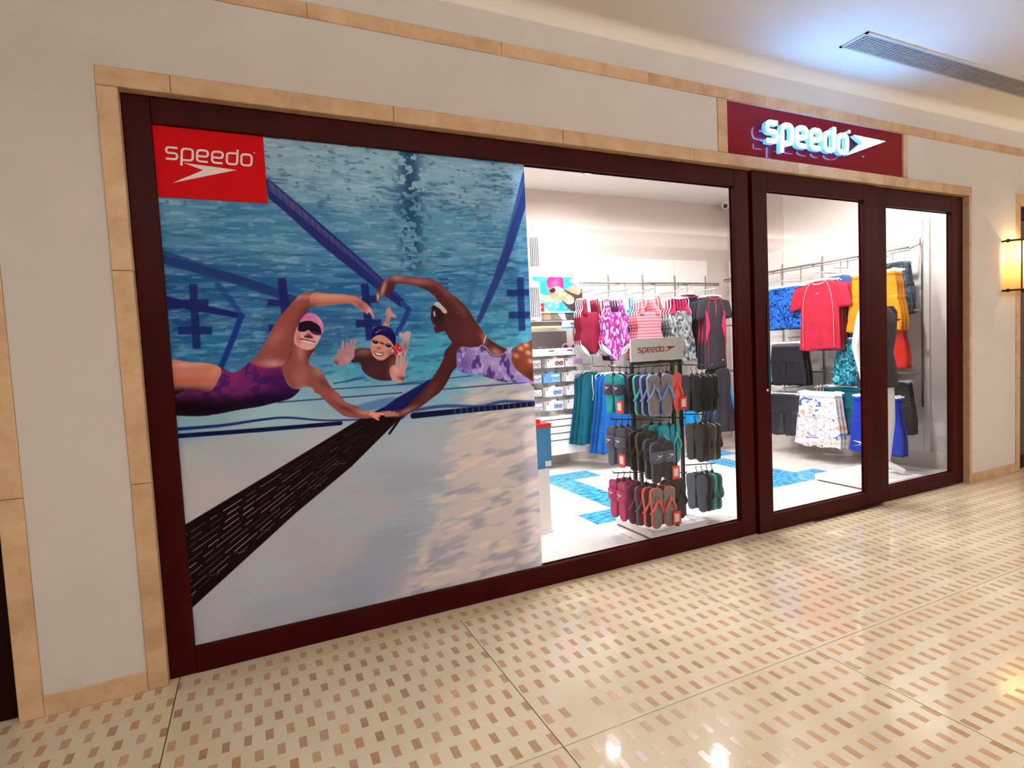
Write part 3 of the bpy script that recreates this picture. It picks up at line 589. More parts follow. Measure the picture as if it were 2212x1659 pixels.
('S',[(140.5,96.8),(140.7,94.3)],0.42,0.42,(110,130,150),{'feather':0.13,'smooth':False,'a':0.7}),
('S',[(144.1,96.8),(144.2,94.2)],0.42,0.42,(110,130,150),{'feather':0.13,'smooth':False,'a':0.7}),
('S',[(147.6,96.8),(147.8,94.2)],0.43,0.43,(110,130,150),{'feather':0.13,'smooth':False,'a':0.7}),
('S',[(151.2,96.8),(151.4,94.2)],0.43,0.43,(110,130,150),{'feather':0.13,'smooth':False,'a':0.7}),
('S',[(154.9,96.7),(155,94.1)],0.43,0.43,(110,130,150),{'feather':0.13,'smooth':False,'a':0.7}),
('S',[(158.6,96.7),(158.7,94.1)],0.43,0.44,(110,130,150),{'feather':0.14,'smooth':False,'a':0.7}),
('S',[(162.3,96.7),(162.4,94.1)],0.44,0.44,(110,130,150),{'feather':0.14,'smooth':False,'a':0.7}),
('S',[(166,96.7),(166.2,94)],0.44,0.44,(110,130,150),{'feather':0.14,'smooth':False,'a':0.7}),
('S',[(169.8,96.7),(170,94)],0.44,0.45,(110,130,150),{'feather':0.14,'smooth':False,'a':0.7}),
('S',[(173.7,96.6),(173.8,94)],0.45,0.45,(110,130,150),{'feather':0.14,'smooth':False,'a':0.7}),
('S',[(177.5,96.6),(177.7,93.9)],0.45,0.45,(110,130,150),{'feather':0.14,'smooth':False,'a':0.7}),
('P',[(79.6,96.2),(91.8,101.2),(100.5,95.2),(73.8,72.5),(46.6,53.6),(0.07,17.6),(-2.53,21.8),(-0.29,55.8),(39.8,75.9)],(26,10,14),{'feather':0.23,'name':'lane','smooth':False}),
('P',[(88.1,98.7),(99.2,105.4),(116.9,113.8),(126.7,114.1),(116.5,106.4),(101.4,94.3)],(22,28,84),{'feather':0.35,'smooth':False}),
('S',[(100.5,95.2),(94,87.2)],1.45,1.19,(26,10,14),{'feather':0.18,'smooth':False}),
('S',[(78.1,93.4),(74.4,91.4)],0.12,0.13,(45.6,41.1,42.4),{'feather':0.11,'clip':'lane','smooth':False,'a':0.95}),
('S',[(73.2,90.7),(69.9,88.9)],0.14,0.14,(52.4,47.2,48.7),{'feather':0.11,'clip':'lane','smooth':False,'a':0.95}),
('S',[(66.9,87.3),(57.2,82.1)],0.15,0.16,(87.6,78.9,81.5),{'feather':0.11,'clip':'lane','smooth':False,'a':0.95}),
('S',[(55.9,81.4),(48.7,77.5)],0.17,0.2,(64.6,58.1,60.1),{'feather':0.11,'clip':'lane','smooth':False,'a':0.95}),
('S',[(47.5,76.9),(44.1,75)],0.19,0.22,(68,61.2,63.2),{'feather':0.11,'clip':'lane','smooth':False,'a':0.95}),
('S',[(41.3,73.5),(32,68.5)],0.2,0.24,(144.1,129.7,134),{'feather':0.11,'clip':'lane','smooth':False,'a':0.95}),
('S',[(29.6,67.2),(25.6,65)],0.23,0.28,(101.6,91.4,94.5),{'feather':0.1,'clip':'lane','smooth':False,'a':0.95}),
('S',[(23.6,63.9),(15.6,59.6)],0.24,0.29,(179.7,161.7,167.1),{'feather':0.1,'clip':'lane','smooth':False,'a':0.95}),
('S',[(13,58.2),(10.1,56.7)],0.26,0.33,(144.8,130.3,134.7),{'feather':0.1,'clip':'lane','smooth':False,'a':0.95}),
('S',[(8.1,55.5),(2.05,52.3)],0.27,0.34,(84.9,76.4,78.9),{'feather':0.1,'clip':'lane','smooth':False,'a':0.95}),
('S',[(0.44,51.5),(-0.11,51.1)],0.29,0.36,(190.8,171.8,177.5),{'feather':0.1,'clip':'lane','smooth':False,'a':0.95}),
('S',[(76.9,91.5),(71.3,88.4)],0.13,0.14,(92.3,83,85.8),{'feather':0.11,'clip':'lane','smooth':False,'a':0.85}),
('S',[(67.6,86.2),(56.9,80.3)],0.15,0.16,(106.8,96.1,99.3),{'feather':0.11,'clip':'lane','smooth':False,'a':0.85}),
('S',[(53.6,78.4),(47.4,74.9)],0.18,0.21,(109.3,98.4,101.7),{'feather':0.11,'clip':'lane','smooth':False,'a':0.85}),
('S',[(44.5,73.2),(40.5,71)],0.2,0.24,(89.4,80.4,83.1),{'feather':0.11,'clip':'lane','smooth':False,'a':0.85}),
('S',[(36.2,68.6),(33.4,67)],0.22,0.26,(64.6,58.1,60.1),{'feather':0.1,'clip':'lane','smooth':False,'a':0.85}),
('S',[(29.8,65),(25.1,62.3)],0.23,0.28,(134.8,121.4,125.4),{'feather':0.1,'clip':'lane','smooth':False,'a':0.85}),
('S',[(22.2,60.6),(17.1,57.8)],0.25,0.3,(199.6,179.7,185.6),{'feather':0.1,'clip':'lane','smooth':False,'a':0.85}),
('S',[(15.2,56.7),(9.7,53.6)],0.26,0.32,(88.4,79.5,82.2),{'feather':0.1,'clip':'lane','smooth':False,'a':0.85}),
('S',[(6.3,51.7),(1.97,49.2)],0.28,0.34,(109.8,98.8,102.1),{'feather':0.1,'clip':'lane','smooth':False,'a':0.85}),
('S',[(80.7,92.5),(72.5,87.7)],0.13,0.13,(99.7,89.7,92.7),{'feather':0.12,'clip':'lane','smooth':False,'a':0.85}),
('S',[(71.4,87),(68,85)],0.15,0.16,(58.5,52.7,54.4),{'feather':0.11,'clip':'lane','smooth':False,'a':0.85}),
('S',[(65.3,83.4),(56.9,78.5)],0.16,0.18,(65.6,59.1,61.1),{'feather':0.11,'clip':'lane','smooth':False,'a':0.85}),
('S',[(55.3,77.6),(51,75.1)],0.18,0.21,(101.6,91.5,94.5),{'feather':0.11,'clip':'lane','smooth':False,'a':0.85}),
('S',[(50.1,74.5),(41.4,69.4)],0.19,0.22,(162.8,146.6,151.4),{'feather':0.11,'clip':'lane','smooth':False,'a':0.85}),
('S',[(38.5,67.7),(29.7,62.5)],0.21,0.25,(194.4,174.9,180.8),{'feather':0.11,'clip':'lane','smooth':False,'a':0.85}),
('S',[(28.9,62.1),(24.1,59.2)],0.23,0.28,(195.2,175.7,181.6),{'feather':0.1,'clip':'lane','smooth':False,'a':0.85}),
('S',[(21.6,57.8),(15.9,54.4)],0.25,0.3,(192.1,172.9,178.6),{'feather':0.1,'clip':'lane','smooth':False,'a':0.85}),
('S',[(13.8,53.2),(5.1,48)],0.26,0.32,(101.1,91,94),{'feather':0.1,'clip':'lane','smooth':False,'a':0.85}),
('S',[(4,47.4),(-0.09,45)],0.28,0.35,(79.1,71.2,73.6),{'feather':0.1,'clip':'lane','smooth':False,'a':0.85}),
('S',[(76.1,88.4),(70,84.7)],0.14,0.15,(40.8,36.7,38),{'feather':0.11,'clip':'lane','smooth':False,'a':0.95}),
('S',[(68.4,83.7),(64,81)],0.16,0.17,(127.2,114.4,118.3),{'feather':0.11,'clip':'lane','smooth':False,'a':0.95}),
('S',[(61,79.2),(55.6,75.9)],0.17,0.19,(61.1,55,56.8),{'feather':0.11,'clip':'lane','smooth':False,'a':0.95}),
('S',[(50.2,72.7),(43.8,68.7)],0.19,0.22,(85,76.5,79),{'feather':0.11,'clip':'lane','smooth':False,'a':0.95}),
('S',[(42.2,67.8),(39.1,65.9)],0.21,0.25,(83.6,75.3,77.8),{'feather':0.11,'clip':'lane','smooth':False,'a':0.95}),
('S',[(35.2,63.5),(31.3,61.1)],0.22,0.27,(65.7,59.2,61.1),{'feather':0.1,'clip':'lane','smooth':False,'a':0.95}),
('S',[(28.2,59.2),(23.6,56.4)],0.24,0.29,(199.7,179.7,185.7),{'feather':0.1,'clip':'lane','smooth':False,'a':0.95}),
('S',[(21.9,55.3),(15.1,51.2)],0.25,0.3,(168.3,151.5,156.5),{'feather':0.1,'clip':'lane','smooth':False,'a':0.95}),
('S',[(12.4,49.5),(2.14,43.3)],0.27,0.33,(126.9,114.2,118),{'feather':0.1,'clip':'lane','smooth':False,'a':0.95}),
('S',[(83.1,91.4),(79.7,89.3)],0.13,0.13,(49.2,44.3,45.8),{'feather':0.12,'clip':'lane','smooth':False,'a':0.85}),
('S',[(78.2,88.3),(66.6,81)],0.14,0.15,(82,73.8,76.2),{'feather':0.11,'clip':'lane','smooth':False,'a':0.85}),
('S',[(64.4,79.6),(61.3,77.6)],0.17,0.19,(58.5,52.7,54.4),{'feather':0.11,'clip':'lane','smooth':False,'a':0.85}),
('S',[(59.8,76.7),(55.1,73.7)],0.18,0.2,(61.2,55.1,56.9),{'feather':0.11,'clip':'lane','smooth':False,'a':0.85}),
('S',[(52.1,71.8),(48,69.2)],0.19,0.22,(50.3,45.3,46.8),{'feather':0.11,'clip':'lane','smooth':False,'a':0.85}),
('S',[(44.9,67.3),(37.2,62.4)],0.21,0.24,(165,148.5,153.5),{'feather':0.11,'clip':'lane','smooth':False,'a':0.85}),
('S',[(35.5,61.3),(25.1,54.8)],0.22,0.27,(142.6,128.4,132.7),{'feather':0.11,'clip':'lane','smooth':False,'a':0.85}),
('S',[(22.5,53.1),(13.8,47.6)],0.25,0.3,(129.2,116.3,120.2),{'feather':0.1,'clip':'lane','smooth':False,'a':0.85}),
('S',[(12.8,47),(8.7,44.4)],0.27,0.33,(182.3,164.1,169.6),{'feather':0.1,'clip':'lane','smooth':False,'a':0.85}),
('S',[(6,42.7),(-0.08,38.9)],0.28,0.35,(107.1,96.4,99.6),{'feather':0.1,'clip':'lane','smooth':False,'a':0.85}),
('S',[(80.8,88.5),(71.3,82.4)],0.14,0.15,(90.3,81.3,84),{'feather':0.12,'clip':'lane','smooth':False,'a':0.85}),
('S',[(67.5,79.9),(58.3,73.9)],0.16,0.18,(102.6,92.3,95.4),{'feather':0.11,'clip':'lane','smooth':False,'a':0.85}),
('S',[(55.7,72.2),(44.4,64.8)],0.19,0.21,(152.1,136.9,141.5),{'feather':0.11,'clip':'lane','smooth':False,'a':0.85}),
('S',[(42.7,63.7),(31.3,56.2)],0.21,0.25,(181.2,163.1,168.5),{'feather':0.11,'clip':'lane','smooth':False,'a':0.85}),
('S',[(27.3,53.6),(24.3,51.7)],0.24,0.29,(185.9,167.3,172.8),{'feather':0.1,'clip':'lane','smooth':False,'a':0.85}),
('S',[(22.5,50.5),(11.8,43.5)],0.25,0.3,(153.4,138.1,142.7),{'feather':0.1,'clip':'lane','smooth':False,'a':0.85}),
('S',[(10.3,42.5),(6.4,40)],0.27,0.34,(148.9,134,138.5),{'feather':0.1,'clip':'lane','smooth':False,'a':0.85}),
('S',[(3.1,37.9),(-0.07,35.8)],0.28,0.36,(189.8,170.9,176.6),{'feather':0.1,'clip':'lane','smooth':False,'a':0.85}),
('S',[(90.7,93.8),(78,85.2)],0.12,0.12,(31,27.9,28.8),{'feather':0.12,'clip':'lane','smooth':False,'a':0.95}),
('S',[(74.6,83),(70.5,80.1)],0.15,0.17,(114.8,103.3,106.8),{'feather':0.11,'clip':'lane','smooth':False,'a':0.95}),
('S',[(67.4,78.1),(55.9,70.3)],0.17,0.19,(101,90.9,93.9),{'feather':0.11,'clip':'lane','smooth':False,'a':0.95}),
('S',[(52.8,68.2),(48,65)],0.2,0.23,(137.6,123.8,128),{'feather':0.11,'clip':'lane','smooth':False,'a':0.95}),
('S',[(46.3,63.9),(35.3,56.5)],0.21,0.24,(162.3,146,150.9),{'feather':0.11,'clip':'lane','smooth':False,'a':0.95}),
('S',[(33.4,55.2),(26,50.2)],0.23,0.28,(63.7,57.3,59.2),{'feather':0.1,'clip':'lane','smooth':False,'a':0.95}),
('S',[(25.1,49.6),(17.3,44.4)],0.25,0.3,(128.4,115.6,119.4),{'feather':0.1,'clip':'lane','smooth':False,'a':0.95}),
('S',[(14.5,42.5),(6.8,37.3)],0.27,0.33,(79.4,71.5,73.9),{'feather':0.1,'clip':'lane','smooth':False,'a':0.95}),
('S',[(5.3,36.3),(-0.06,32.7)],0.28,0.35,(133.2,119.9,123.9),{'feather':0.1,'clip':'lane','smooth':False,'a':0.95}),
('S',[(83.5,87.4),(71.8,79.3)],0.14,0.15,(47,42.3,43.7),{'feather':0.12,'clip':'lane','smooth':False,'a':0.85}),
('S',[(67.8,76.5),(61,71.8)],0.17,0.19,(138.1,124.3,128.4),{'feather':0.11,'clip':'lane','smooth':False,'a':0.85}),
('S',[(58.1,69.8),(52.9,66.2)],0.19,0.22,(116.9,105.2,108.7),{'feather':0.11,'clip':'lane','smooth':False,'a':0.85}),
('S',[(47.2,62.3),(43.5,59.7)],0.21,0.25,(76,68.4,70.7),{'feather':0.11,'clip':'lane','smooth':False,'a':0.85}),
('S',[(39.5,56.9),(28.5,49.4)],0.22,0.26,(131.7,118.6,122.5),{'feather':0.11,'clip':'lane','smooth':False,'a':0.85}),
('S',[(25.4,47.2),(15.2,40.1)],0.25,0.3,(168.7,151.8,156.9),{'feather':0.1,'clip':'lane','smooth':False,'a':0.85}),
('S',[(13.6,39),(3.5,32.1)],0.27,0.33,(87.4,78.7,81.3),{'feather':0.1,'clip':'lane','smooth':False,'a':0.85}),
('S',[(1.11,30.4),(-0.06,29.6)],0.29,0.36,(119.1,107.2,110.8),{'feather':0.1,'clip':'lane','smooth':False,'a':0.85}),
('S',[(92.4,92.2),(79.7,83.2)],0.13,0.13,(32.9,29.6,30.6),{'feather':0.12,'clip':'lane','smooth':False,'a':0.85}),
('S',[(78.3,82.2),(70,76.3)],0.15,0.17,(56.3,50.6,52.3),{'feather':0.12,'clip':'lane','smooth':False,'a':0.85}),
('S',[(67.6,74.6),(55.4,65.9)],0.17,0.19,(100.6,90.6,93.6),{'feather':0.11,'clip':'lane','smooth':False,'a':0.85}),
('S',[(54.5,65.3),(48.5,61)],0.2,0.23,(104.4,93.9,97.1),{'feather':0.11,'clip':'lane','smooth':False,'a':0.85}),
('S',[(46.4,59.5),(36.6,52.6)],0.21,0.25,(108.9,98,101.3),{'feather':0.11,'clip':'lane','smooth':False,'a':0.85}),
('S',[(35.6,51.8),(30.5,48.2)],0.23,0.28,(173.2,155.9,161.1),{'feather':0.11,'clip':'lane','smooth':False,'a':0.85}),
('S',[(28.8,47),(19.1,40.1)],0.24,0.29,(198,178.2,184.2),{'feather':0.1,'clip':'lane','smooth':False,'a':0.85}),
('S',[(16.8,38.4),(8.2,32.3)],0.26,0.32,(145.3,130.8,135.2),{'feather':0.1,'clip':'lane','smooth':False,'a':0.85}),
('S',[(6.7,31.3),(-0.05,26.5)],0.28,0.35,(125.4,112.8,116.6),{'feather':0.1,'clip':'lane','smooth':False,'a':0.85}),
('S',[(92.6,90.9),(79.8,81.5)],0.13,0.13,(79.6,71.6,74),{'feather':0.12,'clip':'lane','smooth':False,'a':0.95}),
('S',[(75.2,78.2),(67.4,72.5)],0.16,0.18,(50.5,45.4,46.9),{'feather':0.11,'clip':'lane','smooth':False,'a':0.95}),
('S',[(62.2,68.8),(55.5,63.8)],0.19,0.21,(116.4,104.7,108.2),{'feather':0.11,'clip':'lane','smooth':False,'a':0.95}),
('S',[(53.4,62.3),(49.5,59.5)],0.2,0.24,(68.4,61.5,63.6),{'feather':0.11,'clip':'lane','smooth':False,'a':0.95}),
('S',[(44.5,55.8),(39.8,52.4)],0.22,0.26,(176.2,158.6,163.9),{'feather':0.11,'clip':'lane','smooth':False,'a':0.95}),
('S',[(36.8,50.2),(28.5,44.1)],0.23,0.28,(109.1,98.2,101.4),{'feather':0.11,'clip':'lane','smooth':False,'a':0.95}),
('S',[(24.5,41.2),(20.8,38.6)],0.25,0.31,(116.4,104.7,108.2),{'feather':0.1,'clip':'lane','smooth':False,'a':0.95}),
('S',[(15.6,34.8),(11.3,31.7)],0.27,0.33,(151.6,136.4,141),{'feather':0.1,'clip':'lane','smooth':False,'a':0.95}),
('S',[(8.7,29.8),(3.4,25.9)],0.28,0.34,(63.2,56.9,58.8),{'feather':0.1,'clip':'lane','smooth':False,'a':0.95}),
('S',[(2.05,24.9),(-0.04,23.4)],0.29,0.36,(176.2,158.6,163.8),{'feather':0.1,'clip':'lane','smooth':False,'a':0.95}),
('S',[(71.4,75),(65.8,74.8)],0.45,0.34,(120,105,112),{'feather':0.11,'clip':'lane','smooth':False,'a':0.5}),
('S',[(58.7,65.6),(53.4,65.4)],0.44,0.33,(120,105,112),{'feather':0.11,'clip':'lane','smooth':False,'a':0.5}),
('S',[(46.5,56.5),(41.3,56.4)],0.43,0.32,(120,105,112),{'feather':0.11,'clip':'lane','smooth':False,'a':0.5}),
('S',[(34.6,47.6),(29.6,47.7)],0.42,0.31,(120,105,112),{'feather':0.11,'clip':'lane','smooth':False,'a':0.5}),
('S',[(23.1,39.1),(18.3,39.2)],0.41,0.3,(120,105,112),{'feather':0.1,'clip':'lane','smooth':False,'a':0.5}),
('S',[(12.1,30.9),(7.4,31)],0.4,0.3,(120,105,112),{'feather':0.1,'clip':'lane','smooth':False,'a':0.5}),
('S',[(1.3,22.9),(-3.2,23.1)],0.39,0.29,(120,105,112),{'feather':0.1,'clip':'lane','smooth':False,'a':0.5}),
('P',[(96.3,151.2),(98.4,151.8),(99,149.7),(101.5,147.6),(100.6,146.6),(98.6,147.1),(97.5,144.6),(96.8,141.8),(94.2,142.4),(95.1,144.6),(96,147.2)],(188,140,136),{'feather':0.23,'name':'kleg'}),
('D',(96.4,145.8),1.41,4.2,0,(150,96,92),{'a':0.5,'clip':'kleg'}),
('P',[(102.3,139.3),(104.1,138.7),(106,139.5),(108.3,139.2),(108,136.6),(107,134.5),(106.6,130.4),(104.8,126.8),(103.3,129.8),(103,133.1),(104.2,135.7),(102.2,137.3)],(188,158,160),{'feather':0.24,'name':'kleg2'}),
('D',(105.1,131.8),1.93,2.89,0,(128,86,88),{'a':0.8,'clip':'kleg2'}),
('P',[(98.8,132.8),(100.9,134.2),(102.9,131.6),(103.4,127.9),(101.5,126.2),(99,127.9),(98,129.5)],(182,44,58),{'feather':0.18,'name':'trunk'}),
('N','trunk',2,1.6,77,0.53,(232,220,222),{'a':0.9}),
('P',[(78,130.1),(80.6,131.7),(84,131.8),(87,131.2),(87.8,128.7),(90.6,125.5),(93.7,125.6),(98,128.2),(100,126.5),(100.2,122.4),(96.3,118),(96.9,114.8),(93,114.7),(89,115.6),(85.1,117.7),(82.3,120.8),(82,123.4),(80.6,124.7),(77.2,125.1)],(62,32,36),{'feather':0.23,'name':'kbody'}),
('D',(83.8,129.9),4.6,2.07,0,(140,88,84),{'a':0.85,'clip':'kbody'}),
('D',(98.2,122.1),2.38,5.7,-20,(150,80,74),{'a':0.7,'clip':'kbody'}),
('D',(88.7,120.3),4.2,3.3,0,(84,44,46),{'a':0.6,'clip':'kbody'}),
('P',[(71.4,131.9),(74.2,131),(77.2,131.6),(79,129.6),(78.6,127.1),(75.2,124.2),(72.3,123.3),(70,124.5),(68.5,126.1),(69,128),(70.8,129.4)],(166,122,130),{'feather':0.18,'name':'hl'}),
('D',(69.8,124.8),1.12,1.56,0,(96,50,56),{'a':0.9,'clip':'hl'}),
('S',[(73.8,135.5),(73.5,131)],1.17,1.46,(172,130,138),{'feather':0.13}),
('S',[(75.8,134.6),(75.1,130.7)],1.17,1.46,(172,130,138),{'feather':0.14}),
('S',[(78,135.6),(76.4,130.7)],1.18,1.47,(172,130,138),{'feather':0.14}),
('S',[(80,135.7),(77.5,130.1)],1.18,1.47,(172,130,138),{'feather':0.14}),
('S',[(79.4,133),(78,129.1)],1.18,1.47,(172,130,138),{'feather':0.14}),
('D',(75.5,126.8),1.81,1.81,0,(196,150,150),{'a':0.7,'clip':'hl'}),
('P',[(96.5,121.3),(99.7,122.4),(103.2,120.2),(104.2,117),(103.1,113.9),(101,112.9),(97.7,114.8),(96.2,118)],(196,140,132),{'feather':0.19,'name':'hr'}),
('D',(102.7,115.2),2.41,1.2,-20,(96,54,60),{'a':0.9,'clip':'hr'}),
('D',(99.5,119.7),1.67,1.91,0,(222,172,160),{'a':0.7,'clip':'hr'}),
('S',[(100.6,127.1),(99.8,121.7)],1.19,1.55,(198,142,136),{'feather':0.14}),
('S',[(102.8,128.7),(101.6,121.3)],1.2,1.56,(198,142,136),{'feather':0.14}),
('S',[(104.2,126.3),(102.8,120.5)],1.2,1.56,(198,142,136),{'feather':0.14}),
('S',[(105.4,123.7),(103.6,119.4)],1.21,1.57,(198,142,136),{'feather':0.14}),
('S',[(97.2,120.5),(96.6,119)],1.19,1.42,(190,132,124),{'feather':0.14}),
('P',[(87.5,135.2),(88.3,136.7),(91.4,138.2),(94.5,137.8),(97.4,135.9),(98.9,132.8),(98.1,130),(96.9,128),(94.8,126.2),(92.7,125.3),(90.7,125.6),(88.7,127),(87.6,129.2),(87.3,131.7)],(196,136,120),{'feather':0.16,'name':'kface'}),
('D',(90.2,133.8),1.86,1.16,0,(228,176,160),{'a':0.8,'clip':'kface'}),
('D',(97,128.6),1.42,1.66,0,(140,80,74),{'a':0.7,'clip':'kface'}),
('D',(88.5,127.1),1.16,1.16,0,(222,166,146),{'a':0.7,'clip':'kface'}),
('D',(91.4,126),2.81,0.94,0,(214,156,140),{'a':0.6,'clip':'kface'}),
('P',[(87.5,134.5),(87.8,136.7),(89.1,141.2),(91.7,142.4),(94.8,142.6),(97.8,141.5),(99.7,138.9),(100.3,135.8),(99.4,132),(97.4,135.1),(94.4,137.6),(91.4,138.1),(88.6,136.7)],(20,18,78),{'feather':0.16,'name':'kcap'}),
('D',(95.1,140.7),2.82,1.17,-10,(40,38,110),{'a':0.7,'clip':'kcap'}),
('S',[(90.1,139.2),(92.8,140.7)],0.46,0.33,(140,120,160),{'feather':0.12}),
('S',[(87.8,136.2),(93.2,133.8),(98.9,131.2)],0.93,0.95,(70,40,50),{'feather':0.14}),
('P',[(87.8,135.7),(89.2,136.3),(91,135.8),(91.9,134.3),(91.1,133.2),(89.2,133.3),(87.9,134.2)],(214,150,110),{'feather':0.14}),
('P',[(88.2,135.4),(89.4,135.8),(90.8,135.3),(91.4,134.3),(90.7,133.7),(89.3,133.7),(88.4,134.5)],(44,24,44),{'feather':0.14}),
('S',[(89.2,135.4),(90.3,135.1)],0.46,0.35,(150,130,170),{'feather':0.12}),
('P',[(94.2,133.6),(95.7,134.3),(97.5,133.8),(98.4,132.3),(97.6,131.1),(95.7,131.2),(94.4,132.2)],(214,150,110),{'feather':0.14}),
('P',[(94.7,133.4),(95.9,133.8),(97.3,133.3),(97.9,132.3),(97.2,131.6),(95.8,131.7),(94.9,132.4)],(44,24,44),{'feather':0.14}),
('S',[(95.6,133.3),(96.8,133.1)],0.47,0.35,(150,130,170),{'feather':0.12}),
('D',(91.3,131.4),0.93,0.7,-20,(120,60,54),{'a':0.8,'clip':None}),
('P',[(88.7,130),(90.9,129.3),(93.7,128.9),(92.8,127.5),(90.8,127.4),(89.3,128.3)],(96,40,40),{'feather':0.12}),
('P',[(89.1,129.6),(91.1,128.9),(93.3,128.5),(92.1,127.8),(90.3,128.1)],(240,226,220),{'feather':0.12}),
('P',[(167.4,128),(171.3,130.4),(175.2,131.1),(181.3,130.8),(180,106.5),(174.7,109.8),(168.6,115.3),(165.5,121.7)],(122,62,44),{'feather':0.27,'name':'rhip'}),
('D',(171.5,128.1),1.93,1.38,-20,(232,164,128),{'a':0.8,'clip':'rhip'}),
('D',(176.3,125.3),1.95,1.4,-20,(232,164,128),{'a':0.8,'clip':'rhip'}),
('D',(168.4,124),1.93,1.38,-20,(232,164,128),{'a':0.8,'clip':'rhip'}),
('D',(175.1,129.8),1.95,1.39,-20,(232,164,128),{'a':0.8,'clip':'rhip'}),
('D',(177.6,120.4),1.96,1.4,-20,(232,164,128),{'a':0.8,'clip':'rhip'}),
('D',(177.2,112.5),4.5,3.9,0,(70,34,34),{'a':0.8,'clip':'rhip'}),
('P',[(92.4,154.2),(91.4,156.3),(91.7,159.3),(93.4,162.4),(96.2,165.9),(99.9,168),(103,168.4),(109.2,167.8),(116.2,167.4),(120.5,166.9),(125.3,164.6),(130.6,159.9),(136,155.6),(140.4,151.2),(144.1,145.2),(147.9,139.7),(150.1,135.8),(153.5,133.1),(157.6,130.5),(163,127.2),(158.5,123.8),(148.9,125.3),(140.8,127.3),(135.4,125.4),(132.8,120.1),(129.8,117),(126.7,111.8),(123,107.2),(117.3,103.4),(110.5,99.2),(105.5,97),(101.2,95.4),(96,95.5),(92.7,96.1),(91.5,97.5),(89,98.5),(95.2,99),(98.3,99.1),(102.5,99.6),(107,103.2),(112.6,108),(117.9,113.5),(122.1,119.1),(125.2,124.3),(126.5,128.5),(130.4,132.6),(128.9,135.4),(126.8,138.9),(122.4,138.2),(121.2,139.8),(121,142.5),(119.5,145.7),(120.1,149.9),(121,152.4),(123.3,154.3),(123.8,155.7),(121.1,158.8),(117.4,161.2),(111.6,163.2),(106.4,164),(102.2,163.9),(101,161.4),(99.4,159.6),(96.6,156.8),(96,158.2),(94.2,157.8),(93.1,155.8)],(74,34,36),{'feather':0.21,'name':'rw'}),
('D',(113.7,165.6),10.9,2.18,-4,(160,98,90),{'a':0.9,'clip':'rw'}),
('D',(102.9,167.4),3.8,1.9,0,(182,122,112),{'a':0.9,'clip':'rw'}),
('D',(128.6,160.3),7,2.51,-42,(132,72,66),{'a':0.8,'clip':'rw'}),
('D',(137.1,150.4),5.6,2.31,-50,(122,64,58),{'a':0.7,'clip':'rw'}),
('D',(95.5,161.7),1.17,5.1,-20,(190,140,132),{'a':0.9,'clip':'rw'}),
('D',(92.4,157.5),0.7,2.32,0,(226,190,180),{'a':0.9,'clip':'rw'}),
('D',(141.7,137.4),6.8,7.8,-30,(104,52,48),{'a':0.6,'clip':'rw'}),
('D',(149.2,134.6),1.85,3.7,20,(186,116,90),{'a':0.7,'clip':'rw'}),
('D',(156.2,126.7),3.8,2.15,-30,(206,140,110),{'a':0.8,'clip':'rw'}),
('D',(124,147.7),3.5,5.5,0,(40,18,24),{'a':0.9,'clip':'rw'}),
('D',(131.3,117.8),2.56,6.1,-20,(52,24,28),{'a':0.7,'clip':'rw'}),
('D',(116.5,106.4),2.24,6.5,-40,(112,60,52),{'a':0.7,'clip':'rw'}),
('D',(103.6,98.2),6.3,1.45,20,(168,108,94),{'a':0.8,'clip':'rw'}),
('S',[(92,97.3),(97.2,97.8)],0.95,1.43,(176,118,106),{'feather':0.14}),
('S',[(92.7,96.5),(98.7,96.8)],0.95,1.44,(176,118,106),{'feather':0.14}),
('S',[(89,98.4),(95.1,98.3)],0.94,1.43,(176,118,106),{'feather':0.14}),
('P',[(121.6,153.4),(124.2,154.7),(126.2,152.7),(128.6,149.8),(127.1,148.5),(125,150.9)],(176,186,186),{'feather':0.19}),
('S',[(126.4,150.1),(128.2,149.2)],1.5,1.26,(206,150,130),{'feather':0.18}),
('S',[(121.6,149.3),(121.8,147.5)],0.99,0.99,(150,170,176),{'feather':0.17}),
('D',(121.4,151.6),1.49,0.74,0,(20,14,22),{'a':0.9,'clip':None}),
('S',[(120.7,142.2),(121.8,142.1)],0.65,0.55,(150,90,84),{'feather':0.12}),
('P',[(133.9,129.5),(140.9,129.8),(145.6,129.9),(148.6,130.4),(152.5,125.1),(156.7,123.7),(161.1,125.3),(163.3,127.5),(166.8,128),(165.3,122.3),(166.9,117.7),(170.4,114.1),(174.8,110.9),(180.1,107.1),(171.4,108.7),(160.2,109.5),(151.2,112.4),(143.6,115.1),(136.6,116.1),(132.8,119.6)],(148,128,186),{'feather':0.19,'name':'rsuit'}),
('D',(136.8,121.3),4.1,5.2,0,(92,72,150),{'a':0.8,'clip':'rsuit'}),
('D',(145.8,113.9),13.2,2.11,-12,(112,88,166),{'a':0.7,'clip':'rsuit'}),
('D',(155.9,120.3),6.4,3.2,-20,(178,160,206),{'a':0.7,'clip':'rsuit'}),
('N','rsuit',3.4,4.6,31,0.56,(66,44,118),{'a':0.85}),
('N','rsuit',2.2,3,45,0.6,(200,184,222),{'a':0.6}),
('S',[(146.5,130.1),(149.2,130.3),(154.3,125.1),(159.8,125.1),(162.7,127.2)],0.79,0.82,(140,130,170),{'feather':0.13}),
('S',[(149,131.9),(150.4,135.5)],0.79,0.79,(190,186,196),{'feather':0.13}),
('S',[(163.7,128.6),(164.8,126.3)],1.09,0.82,(190,190,215),{'feather':0.16}),
('S',[(165.9,128.5),(164.5,126.3)],1.09,0.82,(190,190,215),{'feather':0.16}),
